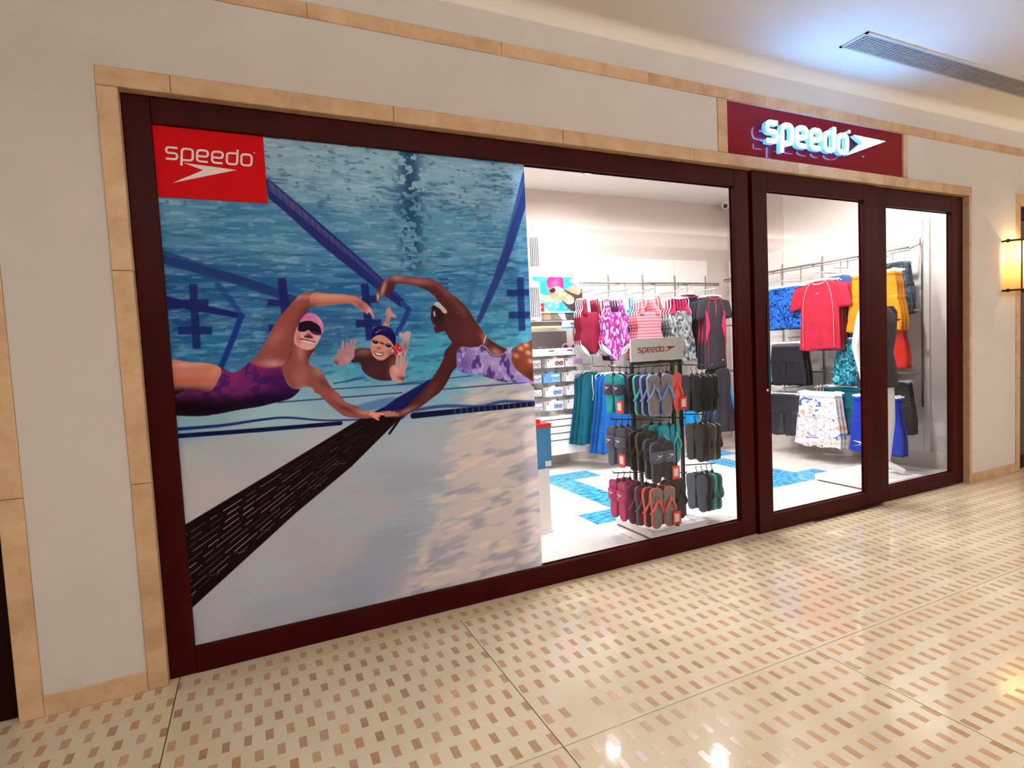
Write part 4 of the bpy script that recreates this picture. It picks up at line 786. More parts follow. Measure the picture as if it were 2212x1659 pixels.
('P',[(-1.55,129.3),(6.4,128.7),(14.5,127.7),(18.1,126.2),(19.6,124.7),(19.2,122.6),(17.4,119.3),(15.1,115.5),(12.9,114.6),(7.1,115.5),(-2.7,113.3)],(190,118,102),{'feather':0.17,'name':'thigh'}),
('D',(5.4,127.6),11.4,1.34,0,(212,150,138),{'a':0.7,'clip':'thigh'}),
('D',(4.9,120.6),11.5,1.34,-2,(186,96,62),{'a':0.85,'clip':'thigh'}),
('D',(2.69,115),15.2,2.86,-4,(30,10,10),{'a':1,'clip':'thigh'}),
('D',(17,124.5),1.97,3.9,-30,(214,140,122),{'a':0.5,'clip':'thigh'}),
('P',[(19.6,125.8),(21.6,123.8),(24,123),(26.4,123.7),(29,125.5),(31.6,127.2),(35,125.2),(39.9,124.2),(43.2,124.6),(45.4,125.2),(45.2,122.2),(46.1,118.2),(47.7,114.9),(49.8,113.5),(52.3,113.3),(50,110.7),(46.9,108.9),(41,107.7),(33.7,106.4),(24.8,105.6),(16.2,104.5),(7.9,104.3),(-3.2,106.3),(-2.89,110.7),(0.55,114.5),(7.1,116.5),(12.9,114.8),(15.2,115.7),(17.4,119.3),(19.2,122.6)],(106,36,96),{'feather':0.16,'name':'suit'}),
('N','suit',4.2,3.6,9,0.52,(62,28,98),{'a':0.85}),
('N','suit',2.4,2,19,0.6,(140,40,92),{'a':0.6}),
('D',(16.6,106.6),23.7,4.8,3,(16,5,14),{'a':1,'clip':'suit'}),
('D',(42.1,109.4),12.6,3.4,10,(22,7,28),{'a':0.9,'clip':'suit'}),
('D',(4,108.7),11.5,5,0,(18,5,12),{'a':1,'clip':'suit'}),
('D',(34.1,109.2),14.4,3.1,8,(26,8,34),{'a':0.95,'clip':'suit'}),
('D',(44.6,116.3),8.4,5.5,-20,(50,18,70),{'a':0.8,'clip':'suit'}),
('D',(50.4,111.4),4.3,2.57,0,(36,14,52),{'a':0.8,'clip':'suit'}),
('P',[(52.9,142.9),(51.1,137.4),(49.9,131.1),(45.4,125),(45.3,121),(46.4,117.8),(48.8,114.2),(51.7,113.4),(54.4,114.2),(57.1,113.9),(58.9,112.5),(61.8,109),(65.4,104.6),(68.7,101.4),(71.8,99.1),(75.4,97.8),(79,97.2),(79.3,102.2),(75.8,104),(73,105.6),(70.1,109.6),(66.4,114),(64.3,118.2),(61.8,122.1),(58.5,123.9),(57.1,126.4),(58.9,130.3),(60.6,133.1)],(134,72,66),{'feather':0.17,'name':'chest'}),
('P',[(59.1,123.4),(62.1,120.1),(65.6,114.9),(68.2,111.3),(71.7,106.5),(76.3,103.2),(80.6,100.9),(85,99.5),(89,98.7),(91.6,97.6),(89.4,96.5),(88.8,94.8),(86.8,95.6),(84.8,96.2),(81.8,96.2),(76.9,97),(72.1,98.4),(68.5,101.7),(65,106),(61.5,109.7),(58.4,112.7)],(140,76,72),{'feather':0.17,'name':'larm'}),
('D',(62,121.8),3.1,2.85,0,(184,122,116),{'a':0.75,'clip':'chest'}),
('D',(55.4,124.4),1.29,5.6,-15,(104,52,50),{'a':0.6,'clip':'chest'}),
('D',(50.9,119.2),1.71,4.3,10,(164,98,90),{'a':0.6,'clip':'chest'}),
('D',(61.5,127.5),2.19,1.75,0,(70,30,32),{'a':0.7,'clip':'chest'}),
('D',(54.1,120.1),2.58,7.3,-10,(178,108,100),{'a':0.6,'clip':'chest'}),
('D',(53.8,131.2),1.93,3.9,0,(206,134,124),{'a':0.6,'clip':'chest'}),
('D',(58.4,130.5),1.95,4.3,-10,(84,36,38),{'a':0.85,'clip':'chest'}),
('D',(53.6,113.4),3,1.51,0,(200,140,150),{'a':0.6,'clip':'chest'}),
('D',(64.4,114.9),4.4,1.77,-40,(92,44,46),{'a':0.6,'clip':'larm'}),
('D',(66.9,120.2),3.5,1.33,-52,(78,36,40),{'a':0.9,'clip':'larm'}),
('D',(70.5,107.6),1.8,5.4,40,(176,112,100),{'a':0.6,'clip':'larm'}),
('D',(82.3,99.2),4.6,1.39,-12,(208,140,124),{'a':0.8,'clip':'larm'}),
('D',(73.4,101.8),5.4,1.13,-30,(84,40,42),{'a':0.7,'clip':'larm'}),
('S',[(85,98.8),(91.5,97.5)],1.4,0.94,(212,146,130),{'feather':0.14}),
('S',[(86.4,97.2),(88.8,95)],1.4,0.94,(212,146,130),{'feather':0.14}),
('S',[(84.9,98.1),(89.4,96.7)],1.4,0.94,(212,146,130),{'feather':0.14}),
('P',[(31.5,127.1),(35.4,131.4),(39.3,137.1),(41.9,142.5),(45.1,147.5),(49.1,152.1),(53.1,156.4),(55.4,158.4),(58.5,159.4),(64.2,159.4),(70.8,159),(76.8,158.6),(82.8,157.6),(82.5,153.8),(79,154.2),(74.5,154.3),(66.6,153.5),(59.6,152.6),(58.4,151.2),(56.2,147.3),(53.3,142.9),(51.5,138.2),(50.5,134.3),(49.9,130.9),(47.8,127.2),(45.4,124.4),(39.9,124.2),(35,125.2)],(140,74,66),{'feather':0.18,'name':'uarm'}),
('P',[(61,159.3),(68.9,159),(75,158.8),(78.3,158),(81.7,157.3),(85.5,154.9),(88.3,152.1),(89.7,149.3),(90.1,146.7),(89,147.2),(87.7,149.7),(86.6,148.8),(84.7,150.1),(82.3,151.8),(78.1,154.3),(70.9,153.9),(60.6,153.2)],(188,120,106),{'feather':0.17,'name':'uarm'}),
('D',(66.1,157.6),13.1,1.31,0,(208,146,132),{'a':0.8,'clip':'uarm'}),
('D',(70.2,154.2),15.5,0.88,2,(176,92,62),{'a':0.85,'clip':'uarm'}),
('D',(55.8,146.6),2.57,7.3,-28,(92,40,38),{'a':0.85,'clip':'uarm'}),
('D',(51.9,134.6),2.13,5.5,-20,(104,50,46),{'a':0.6,'clip':'uarm'}),
('D',(59.8,152.5),3,1.51,20,(104,50,44),{'a':0.7,'clip':'uarm'}),
('D',(43.2,138.6),2.5,5.4,-40,(182,108,100),{'a':0.6,'clip':'uarm'}),
('D',(35.5,129.8),3.3,1.64,-40,(120,62,58),{'a':0.5,'clip':'uarm'}),
('D',(41.2,126.3),5,1.88,-5,(204,160,168),{'a':0.7,'clip':'uarm'}),
('D',(48.1,132.5),2.54,4.2,-20,(124,62,58),{'a':0.6,'clip':'uarm'}),
('D',(52.4,157.6),2.97,1.7,0,(214,146,138),{'a':0.8,'clip':'uarm'}),
('D',(83.4,152.9),2.28,1.82,-30,(130,70,74),{'a':0.7,'clip':'uarm'}),
('D',(87.8,150.1),1.15,2.3,0,(224,190,184),{'a':0.6,'clip':'uarm'}),
('S',[(31.9,127),(34.9,125.1),(39.9,124.1),(45.2,124.8)],0.61,0.63,(150,34,84),{'feather':0.1}),
('P',[(54.6,145.3),(52.9,142.9),(51.3,138.2),(51.6,135),(53.8,133.2),(56.7,132),(59.4,132.4),(61.5,134.7),(63.3,137.8),(64.2,140.2),(65.1,142.6),(63.7,145.1),(59.2,146.8)],(214,156,148),{'feather':0.15,'name':'face'}),
('D',(53.2,137.8),1.28,3.4,0,(170,96,90),{'a':0.7,'clip':'face'}),
('D',(56.4,132.8),3,1.08,-5,(226,170,160),{'a':0.7,'clip':'face'}),
('D',(58.1,139),1.3,1.3,0,(110,52,52),{'a':0.9,'clip':'face'}),
('D',(62.7,138),1.53,1.75,0,(232,184,176),{'a':0.6,'clip':'face'}),
('D',(53.8,131.8),3.4,0.86,-12,(130,64,62),{'a':0.7,'clip':'face'}),
('P',[(53.4,141.3),(54.2,145.1),(58.4,146.1),(61.8,144.8),(63.9,142.7),(64,139.6),(61.8,139),(59.5,140.2),(58.1,141.5),(56.2,140.9)],(34,14,28),{'feather':0.15}),
('S',[(54.4,141.9),(56.2,141.3)],1.28,0.86,(26,14,44),{'feather':0.15}),
('S',[(60.7,140.1),(63.4,139.5)],1.52,1.09,(52,34,90),{'feather':0.17}),
('P',[(54.4,145.5),(56.3,148.3),(58.6,149.7),(61.3,149.3),(63.5,147.2),(64.9,144.7),(65.1,141.8),(64.2,139.4),(63.5,142.8),(61.2,145.2),(58,146.2)],(206,118,164),{'feather':0.15,'name':'cap'}),
('D',(63.6,146.4),0.87,2.62,25,(228,160,190),{'a':0.7,'clip':'cap'}),
('D',(58.6,147.9),2.16,0.86,0,(190,96,150),{'a':0.6,'clip':'cap'}),
('S',[(54,137.5),(56.3,136.9),(58.5,136.2),(60.6,135.7)],0.56,0.57,(88,34,36),{'feather':0.11}),
('P',[(55.1,136.8),(57.4,136.3),(60.2,135.5),(58.5,135.1),(56.2,135.9)],(246,228,222),{'feather':0.11}),
('S',[(56.4,138.5),(59.4,138)],1.08,1.08,(86,34,36),{'feather':0.17}),
('S',[(49.9,131.3),(47.8,127.2),(45.5,124.8)],0.64,0.63,(96,40,44),{'feather':0.21,'a':0.6}),
('S',[(134.3,148.9),(134.6,148.9)],0.41,0.41,(150,180,200),{'feather':0.13,'a':0.5,'smooth':False}),
('S',[(22.9,159.7),(23.1,159.7)],0.32,0.32,(150,180,200),{'feather':0.1,'a':0.5,'smooth':False}),
('S',[(76.3,160.1),(76.5,160.1)],0.36,0.36,(150,180,200),{'feather':0.11,'a':0.5,'smooth':False}),
('S',[(162.4,154.4),(162.7,154.4)],0.43,0.43,(150,180,200),{'feather':0.13,'a':0.5,'smooth':False}),
('S',[(170.3,174.3),(170.6,174.3)],0.44,0.44,(150,180,200),{'feather':0.14,'a':0.5,'smooth':False}),
('S',[(104.3,157.2),(104.5,157.2)],0.38,0.38,(150,180,200),{'feather':0.12,'a':0.5,'smooth':False}),
('S',[(122.4,158.8),(122.7,158.8)],0.4,0.4,(150,180,200),{'feather':0.12,'a':0.5,'smooth':False}),
('S',[(140.4,168.2),(140.6,168.2)],0.41,0.41,(150,180,200),{'feather':0.13,'a':0.5,'smooth':False}),
('S',[(160.8,165.3),(161.1,165.3)],0.43,0.43,(150,180,200),{'feather':0.13,'a':0.5,'smooth':False}),
('S',[(94.2,151.1),(94.4,151.1)],0.37,0.37,(150,180,200),{'feather':0.12,'a':0.5,'smooth':False}),
('S',[(114.8,167.7),(115,167.7)],0.39,0.39,(150,180,200),{'feather':0.12,'a':0.5,'smooth':False}),
('S',[(34,166.3),(34.2,166.3)],0.32,0.32,(150,180,200),{'feather':0.1,'a':0.5,'smooth':False}),
('S',[(99.1,148.2),(99.3,148.2)],0.38,0.38,(150,180,200),{'feather':0.12,'a':0.5,'smooth':False}),
('S',[(154.5,165.4),(154.8,165.4)],0.42,0.42,(150,180,200),{'feather':0.13,'a':0.5,'smooth':False}),
('S',[(60,153.6),(60.2,153.6)],0.35,0.35,(150,180,200),{'feather':0.11,'a':0.5,'smooth':False}),
('S',[(42,164.2),(42.2,164.2)],0.33,0.33,(150,180,200),{'feather':0.1,'a':0.5,'smooth':False}),
('S',[(3.1,169.4),(3.3,169.4)],0.3,0.3,(150,180,200),{'feather':0.09,'a':0.5,'smooth':False}),
('S',[(84,156.8),(84.2,156.8)],0.36,0.36,(150,180,200),{'feather':0.11,'a':0.5,'smooth':False}),
('S',[(98,166),(98.2,166)],0.38,0.38,(150,180,200),{'feather':0.12,'a':0.5,'smooth':False}),
('S',[(165.6,158.7),(165.8,158.7)],0.43,0.43,(150,180,200),{'feather':0.14,'a':0.5,'smooth':False}),
('S',[(23.4,172.6),(23.6,172.6)],0.31,0.31,(150,180,200),{'feather':0.1,'a':0.5,'smooth':False}),
('S',[(170,147.3),(170.3,147.3)],0.44,0.44,(150,180,200),{'feather':0.14,'a':0.5,'smooth':False}),
('S',[(158.7,159.2),(159,159.2)],0.43,0.43,(150,180,200),{'feather':0.13,'a':0.5,'smooth':False}),
('S',[(47,172.5),(47.2,172.5)],0.33,0.33,(150,180,200),{'feather':0.1,'a':0.5,'smooth':False}),
('S',[(38.4,169),(38.6,169)],0.33,0.33,(150,180,200),{'feather':0.1,'a':0.5,'smooth':False}),
('S',[(160.1,150.4),(160.3,150.4)],0.43,0.43,(150,180,200),{'feather':0.13,'a':0.5,'smooth':False})]
# ------------------------------------------------------------------ printed poster film on the window
_p = Painter(PW_CM, PH_CM, .28); poster_bg(_p); paint(_p, OPS)
def print_sheet(name, P, x0, z0, y, m, parent=None, gain=1., flat=False):
    nx, ny = P.nx, P.ny; V = np.zeros((ny*nx, 3)); V[:, 0] = x0+P.X.ravel()/100; V[:, 1] = y; V[:, 2] = z0+P.Y.ravel()/100
    i = np.arange(nx-1); j = np.arange(ny-1); I, J = np.meshgrid(i, j); a = (J*nx+I).ravel()
    F = np.stack([a, a+1, a+1+nx, a+nx], 1)
    me = bpy.data.meshes.new(name); me.vertices.add(len(V)); me.vertices.foreach_set('co', V.ravel())
    me.loops.add(F.size); me.loops.foreach_set('vertex_index', F.ravel()); me.polygons.add(len(F)); me.polygons.foreach_set('loop_start', np.arange(0, F.size, 4)); me.polygons.foreach_set('loop_total', np.full(len(F), 4))
    me.update()
    c = np.clip(P.C.reshape(-1, 3), 0, 255)/255; c = np.where(c <= .04045, c/12.92, ((c+.055)/1.055)**2.4)*gain
    at = me.color_attributes.new('print', 'FLOAT_COLOR', 'POINT'); at.data.foreach_set('color', np.concatenate([np.clip(c, 0, .92), np.ones((len(c), 1))], 1).ravel().astype(np.float32))
    me.materials.append(m); me.validate(); o = bpy.data.objects.new(name, me); COL.objects.link(o)
    if parent: o.parent = parent
    return o
def print_mat(name, rough=.35, translucent=0.):
    m, nt, b = new_mat(name); a = nt.nodes.new('ShaderNodeVertexColor'); a.layer_name = 'print'; nt.links.new(a.outputs[0], b.inputs['Base Color']); b.inputs['Roughness'].default_value = rough
    b.inputs['Specular IOR Level'].default_value = .06
    if translucent:
        t = nt.nodes.new('ShaderNodeBsdfTranslucent'); nt.links.new(a.outputs[0], t.inputs[0]); mx = nt.nodes.new('ShaderNodeMixShader'); mx.inputs[0].default_value = translucent
        nt.links.new(b.outputs[0], mx.inputs[1]); nt.links.new(t.outputs[0], mx.inputs[2]); nt.links.new(mx.outputs[0], nt.nodes['Material Output'].inputs[0])
    MATS[name] = m; return m
pt = thing('window_poster', 'large swim poster with three swimmers underwater on the window', 'poster')
print_sheet('printed_film', _p, PX0, PZ0, .0205, print_mat('film', .4, .22), pt, POSTER_GAIN)
mb = MB(); mb.box(-.3225, .118, .0170, .0204, 2.130, 2.4385); rb = part(mb, 'logo_panel', mat('logo_red', (200, 14, 22), .5, spec=.05), pt)
mb = MB(); wordmark(mb, -.283, 2.292, .058, .352, .0155, .0172, .15); arrowhead(mb, (-.213, 2.284), (-.003, 2.272), (-.139, 2.259), (-.259, 2.194), .0155, .0172); mb.prism([(.076+.0032*math.cos(t), 2.357+.0032*math.sin(t)) for t in [2*PI*k/10 for k in range(10)]], .0155, .0172)
part(mb, 'lettering', mat('logo_white', (236, 222, 222), .5, spec=.05), rb)
# ------------------------------------------------------------------ lit sign above the door
sg = thing('shop_sign', 'dark red fascia sign with glowing white lettering above the door', 'sign', (3.9, -.035, 2.8)); world_parts(sg)
mb = MB(); mb.box(SX0, SX1, -.035, -.02, SZ0-.012, Z_B0); part(mb, 'panel', mat('sign_red', (128, 6, 26), .12, spec=.2), sg)
k_ = (2.8591-.095)/(2.8591-.12); fx = lambda x, z: (x*k_, 1.3838+(z-1.3838)*k_)
for nm, ya, yb, st, mm in (('lettering', -.095, -.090, .195, emit('sign_face', SIGN_COL, SIGN_E)), ('letter_sides', -.090, -.058, .18, emit('sign_side', (96, 170, 240), SIGN_S))):
    mb = MB(); wordmark(mb, *fx(3.222, 2.704), .152*k_, .862*k_, ya, yb, st, .06); arrowhead(mb, fx(4.137, 2.855), fx(4.500, 2.850), fx(4.236, 2.812), fx(4.056, 2.702), ya, yb)
    cx, cz = fx(4.083, 2.874); mb.prism([(cx+.011*math.cos(t), cz+.011*math.sin(t)) for t in [2*PI*k/12 for k in range(12)]], ya, yb); part(mb, nm, mm, sg)
for x in (3.26, 3.42, 3.6, 3.75, 3.9, 4.02, 4.3): mb = MB(); mb.tube([(x*1.009, -.06, 2.74), (x*1.009, -.034, 2.74)], .006); part(mb, 'standoff', MATS['steel'], sg)
# ------------------------------------------------------------------ ceiling grille
gr = thing('air_grille', 'long slotted air grille in the arcade ceiling', 'vent')
gx0, gx1, gy0, gy1 = 3.62, 6.05, -.555, -.370
for a, b, c, d in ((gx0, gx1, gy0, gy0+.016), (gx0, gx1, gy1-.016, gy1), (gx0, gx0+.016, gy0, gy1), (gx1-.016, gx1, gy0, gy1)):
    mb = MB(); mb.box(a, b, c, d, CEIL-.008, CEIL+.004); part(mb, 'frame_bar', mat('grille', (196, 192, 186), .4), gr)
mb = MB(); mb.box(gx0+.01, gx1-.01, gy0+.01, gy1-.01, CEIL-.0015, CEIL-.0005); part(mb, 'dark_back', mat('grille_back', (30, 32, 38), .8), gr)
for k in range(11):
    y = gy0+.022+k*.0136; mb = MB(); mb.box(gx0+.016, gx1-.016, y, y+.0050, CEIL-.007, CEIL-.002); part(mb, 'slat', MATS['grille'], gr)
for k in range(1, 7):
    x = gx0+.35*k; mb = MB(); mb.box(x, x+.008, gy0+.016, gy1-.016, CEIL-.0055, CEIL-.0018); part(mb, 'cross_bar', MATS['grille_back'], gr)
# ------------------------------------------------------------------ wall lamp
lx = 6.50
wl = thing('wall_lamp', 'half-round parchment wall lamp with dark iron bars glowing warm', 'lamp', (lx, PW, 1.96)); world_parts(wl)
mb = MB(); arc = [(lx+.165*math.cos(t)*1.0, PW-.012-.125*math.sin(t)) for t in [PI*k/16 for k in range(17)]]
mb.rings([[(x, y, z) for x, y in arc] for z in (1.735, 2.165)], (False, False), closed=False)
m, nt, b = new_mat('lamp_shade'); b.inputs['Base Color'].default_value = lin((238, 214, 160)); b.inputs['Roughness'].default_value = .7; MATS['lamp_shade'] = m
t = nt.nodes.new('ShaderNodeBsdfTranslucent'); t.inputs[0].default_value = lin((250, 214, 150)); mx = nt.nodes.new('ShaderNodeMixShader'); mx.inputs[0].default_value = .6
nt.links.new(b.outputs[0], mx.inputs[1]); nt.links.new(t.outputs[0], mx.inputs[2]); nt.links.new(mx.outputs[0], nt.nodes['Material Output'].inputs[0])
part(mb, 'shade', m, wl)
for z in (1.725, 2.175):
    mb = MB(); mb.tube([(lx-.17, PW, z), (lx-.19, PW-.05, z)]+[(lx+.172*math.cos(PI-t), PW-.02-.13*math.sin(t), z) for t in [PI*k/12 for k in range(1, 12)]]+[(lx+.19, PW-.05, z), (lx+.17, PW, z)], .009, 8)
    mb.lathe((lx-.18, PW-.05, z), [(.001, -.018), (.016, -.01), (.018, 0), (.016, .01), (.001, .018)], 10); mb.lathe((lx+.18, PW-.05, z), [(.001, -.018), (.016, -.01), (.018, 0), (.016, .01), (.001, .018)], 10); part(mb, 'iron_ring', mat('iron', (62, 30, 26), .5, metal=.4), wl)
for t in (.30, .5, .70):
    x, y = lx+.168*math.cos(PI*(1-t)), PW-.012-.129*math.sin(PI*t); mb = MB(); mb.box(x-.005, x+.005, y-.005, y+.003, 1.725, 2.175); part(mb, 'iron_bar', MATS['iron'], wl)
mb = MB(); mb.lathe((lx, PW-.055, 1.92), [(.004, 0), (.02, .02), (.024, .06), (.016, .10), (.003, .12)], 12); part(mb, 'bulb', emit('bulb', (255, 206, 120), 18.), wl)
l = bpy.data.lights.new('wall_lamp_light', 'POINT'); l.energy = SCONCE_W; l.color = (1, .72, .36); l.shadow_soft_size = .04; o = bpy.data.objects.new('wall_lamp_light', l); COL.objects.link(o); o.location = (lx, PW-.07, 2.06)
# ------------------------------------------------------------------ recessed downlights
def downlight(i, x, y, z, label, group, col, e):
    t = thing('downlight', label, 'lamp', (x, y, z), 0, group)
    mb = MB(); mb.rings([[(r*math.cos(2*PI*k/20), r*math.sin(2*PI*k/20), q) for k in range(20)] for r, q in ((.085, 0), (.085, -.006), (.064, -.008), (.058, -.002))], (False, False)); mb.obj('rim', MATS['white_gloss'], t)
    mb = MB(); mb.cyl((0, 0), .06, -.004, -.002); mb.obj('lens', MATS['lens_'+col], t)
emit('lens_cool', (255, 246, 232), 12.); emit('lens_warm', (255, 220, 170), 14.)
ORD = ['first', 'second', 'third', 'fourth', 'fifth', 'sixth', 'seventh', 'eighth', 'ninth', 'tenth']
for i, (x, y, w) in enumerate(SHOP_LIGHTS):
    downlight(i, x, y, SCEIL, 'round white downlight in the shop ceiling'+(' over the swimsuits, seen at the window top' if i == 0 else ', out of sight behind the wall'), 'shop downlights', 'cool', 25)
for i, (x, y) in enumerate(HALL_LIGHTS): downlight(i, x, y, CEIL, 'round warm downlight added unseen in the arcade ceiling out of the frame', 'arcade downlights', 'warm', 10)
# ------------------------------------------------------------------ security camera
cc = thing('security_camera', 'small white dome security camera in the shop ceiling corner', 'camera', (6.06, 2.98, SCEIL)); world_parts(cc)
mb = MB(); mb.cyl((6.06, 2.98), .055, SCEIL-.03, SCEIL); mb.lathe((6.06, 2.98, SCEIL-.03), [(.055, 0), (.055, -.02), (.045, -.045), (.028, -.06), (.002, -.066)]); part(mb, 'housing', MATS['white_gloss'], cc)
mb = MB(); d = (CAMPOS-Vector((6.06, 2.98, SCEIL-.05))).normalized(); p = Vector((6.06, 2.98, SCEIL-.055)); mb.tube([p+d*.02, p+d*.052], .030, 14); part(mb, 'lens_ring', MATS['black_plastic'], cc)
# ------------------------------------------------------------------ cloth materials
def cloth(name, col, col2=None, ns=8., rough=.8): return mat(name, col, rough, col2 or tuple(int(c*.8) for c in col), ns, bump=.25, bscale=9., stretch=(1, 1, .35), spec=.2)
def pattern(name, kind, stops, scale=(1, 1, 1), sc=20., rough=.75, detail=2.):
    m, nt, b = new_mat(name); MATS[name] = m; v = coords(nt, scale)
    if kind == 'voronoi': n = node(nt, 'ShaderNodeTexVoronoi', Scale=sc, feature='F1'); out = n.outputs['Color']
    elif kind == 'wave': n = node(nt, 'ShaderNodeTexWave', Scale=sc, Distortion=0., bands_direction='Z'); out = n.outputs['Color']
    else: n = node(nt, 'ShaderNodeTexNoise', Scale=sc, Detail=detail, Distortion=1.5); out = n.outputs[0]
    nt.links.new(v, n.inputs['Vector']); b.inputs['Roughness'].default_value = rough; b.inputs['Specular IOR Level'].default_value = .2
    if kind == 'voronoi':
        bw = nt.nodes.new('ShaderNodeSeparateColor'); nt.links.new(out, bw.inputs[0]); out = bw.outputs[0]
    nt.links.new(ramp(nt, out, stops, 'CONSTANT' if kind == 'voronoi' else 'LINEAR'), b.inputs['Base Color']); return m
pattern('leaf_print', 'voronoi', [(0, (150, 30, 110)), (.3, (190, 60, 150)), (.52, (214, 150, 226)), (.74, (84, 44, 120)), (.86, (226, 172, 236))], (1, 1, .45), 55.)
pattern('pink_rows', 'wave', [(0, (150, 60, 72)), (.06, (232, 120, 132)), (.5, (238, 138, 148)), (.9, (240, 150, 158)), (1, (150, 60, 72))], (1, 1, 1), 4.4)
pattern('grey_rows', 'noise', [(.38, (52, 54, 58)), (.5, (120, 124, 126)), (.65, (168, 172, 172))], (1, 1, .6), 16.)
pattern('splash_print', 'noise', [(.33, (70, 100, 170)), (.42, (226, 226, 230)), (.55, (240, 238, 236)), (.60, (238, 140, 96)), (.66, (240, 238, 236))], (1, .4, 1.5), 8.)
pattern('blue_shards', 'noise', [(.36, (14, 30, 90)), (.46, (20, 60, 160)), (.56, (40, 130, 226)), (.66, (20, 50, 120))], (1, 1, 1), 16.)
pattern('camo', 'noise', [(.35, (24, 30, 44)), (.5, (44, 58, 70)), (.62, (86, 104, 116))], (1, 1, .7), 12.)
pattern('teal_print', 'noise', [(.4, (8, 70, 96)), (.52, (10, 130, 150)), (.66, (120, 200, 200))], (1, 1, 1), 22.)
C_ = dict(maroon=cloth('maroon', (150, 28, 60)), plum=cloth('plum', (92, 24, 70)), red=cloth('red_jersey', (206, 38, 66)), black=cloth('black_jersey', (34, 32, 40)), navy=cloth('navy_jersey', (28, 30, 62)), grey=cloth('grey_jersey', (92, 92, 98)),
          teal=cloth('teal_cloth', (6, 106, 128)), blue=cloth('blue_cloth', (18, 104, 190)), royal=cloth('royal_cloth', (26, 58, 190)), orange=cloth('orange_cloth', (240, 156, 20)), scarlet=cloth('scarlet_cloth', (226, 40, 28)), slate=cloth('slate_blue', (74, 96, 150)), charcoal=cloth('charcoal', (58, 54, 60)), cyan=cloth('cyan_cloth', (24, 150, 214)), hot=cloth('hot_pink', (226, 44, 96)), pink=cloth('soft_pink', (236, 112, 130)), coral=cloth('coral_cloth', (236, 86, 88)))
HG = mat('hanger_white', (238, 236, 240), .3); ST = mat('stitch', (240, 160, 160), .7); WL = mat('white_lining', (228, 226, 230), .7)

# ------------------------------------------------------------------ garments (hook at the origin, front faces -Y, hanging down)
def hanger(root, w, form=False):
    mb = MB(); mb.tube([(0, 0, -.075), (0, 0, -.03), (.012, 0, -.012), (.012, 0, .004), (0, 0, .012), (-.012, 0, .006)], .0032, 6)
    if form:
        for s in (-1, 1):
            mb.tube([(0, 0, -.075), (s*w*.30, 0, -.085), (s*w*.34, 0, -.12), (s*w*.33, 0, -.20), (s*w*.42, 0, -.26), (s*w*.40, 0, -.30)], .006, 6)
            m2 = MB(); m2.tube([(s*w*.46, 0, -.56), (s*w*.43, -.01, -.64), (s*w*.30, -.012, -.70), (s*w*.12, -.012, -.735)], .006, 6); m2.obj('leg_form', HG, root)
    else:
        mb.tube([(-w*.5, 0, -.105), (-w*.42, 0, -.085), (0, 0, -.075), (w*.42, 0, -.085), (w*.5, 0, -.105)], .0065, 6)
    return mb.obj('hanger', HG, root)
def clip_hanger(root, w):
    mb = MB(); mb.tube([(0, 0, -.06), (0, 0, -.02), (.012, 0, -.006), (.010, 0, .008), (-.004, 0, .012)], .0032, 6); mb.box(-w*.52, w*.52, -.006, .006, -.075, -.058)
    for s in (-1, 1): m2 = MB(); m2.box(s*w*.42-.018, s*w*.42+.018, -.012, .012, -.10, -.05); m2.obj('clip', HG, root)
    return mb.obj('hanger', HG, root)
def shirt(name, label, cat, m, w=.44, h=.74, trim_m=None, group=None, sleeve=.24, flare=1., side=None, zipm=None, logo=None):
    r = thing(name, label, cat, group=group); hanger(r, w*.72)
    mb = MB(); mb.loft([(0, 0, -.095, .075, .035), (0, 0, -.10, w*.20, .045), (0, 0, -.125, w*.36, .05), (0, 0, -.16, w*.46, .058), (0, 0, -.24, w*.47, .07), (0, 0, -.40, w*.45, .07), (0, 0, -.55, w*.455*flare**.5, .06), (0, 0, -h, w*.48*flare, .055)], 32, (.16, 5, 1.), (False, True), .006); mb.obj('body', m, r)
    for s in (-1, 1):
        mb = MB(); mb.loft([(s*w*.40, 0, -.135, .035, .03), (s*w*.46, 0, -.15, .075, .05), (s*w*.54, -.005, -.15-sleeve*.5, .075, .05), (s*(w*.60), -.008, -.15-sleeve, .072, .045)], 20, (.10, 3, s), (True, True), .004); o = mb.obj('sleeve', m, r)
    nm = trim_m or m
    mb = MB(); mb.tube([(.078*math.cos(t), -.006+.036*math.sin(t)-.012*(1-math.sin(t)), -.098-.035*max(0, -math.sin(t))) for t in [2*PI*k/20 for k in range(21)]], .0075, 6, False); mb.obj('collar', nm, r)
    if trim_m:
        for s in (-1, 1): mb = MB(); mb.tube([(s*w*.19, -.046, -.108), (s*w*.27, -.064, -.17), (s*w*.33, -.072, -.28), (s*w*.36, -.070, -.42), (s*w*.37, -.064, -h+.02)], .0035, 5); mb.obj('seam', trim_m, r)
    if side:
        for s in (-1, 1): mb = MB(); mb.tube([(s*w*.40, -.045, -.27), (s*w*.36, -.062, -.36), (s*w*.33, -.066, -.46), (s*w*.38, -.058, -.56), (s*w*.44, -.045, -.68)], [.006, .022, .034, .022, .004], 8); mb.obj('side_panel', side, r)
    if zipm: mb = MB(); mb.tube([(0, -.05, -.13), (0, -.070, -.20), (0, -.073, -.34)], .0045, 5); mb.obj('zip', zipm, r)
    if logo: mb = MB(); arrowhead(mb, (-.028, -.222), (.035, -.226), (-.006, -.232), (-.034, -.248), -.078, -.072); mb.obj('logo', logo, r)
    return r
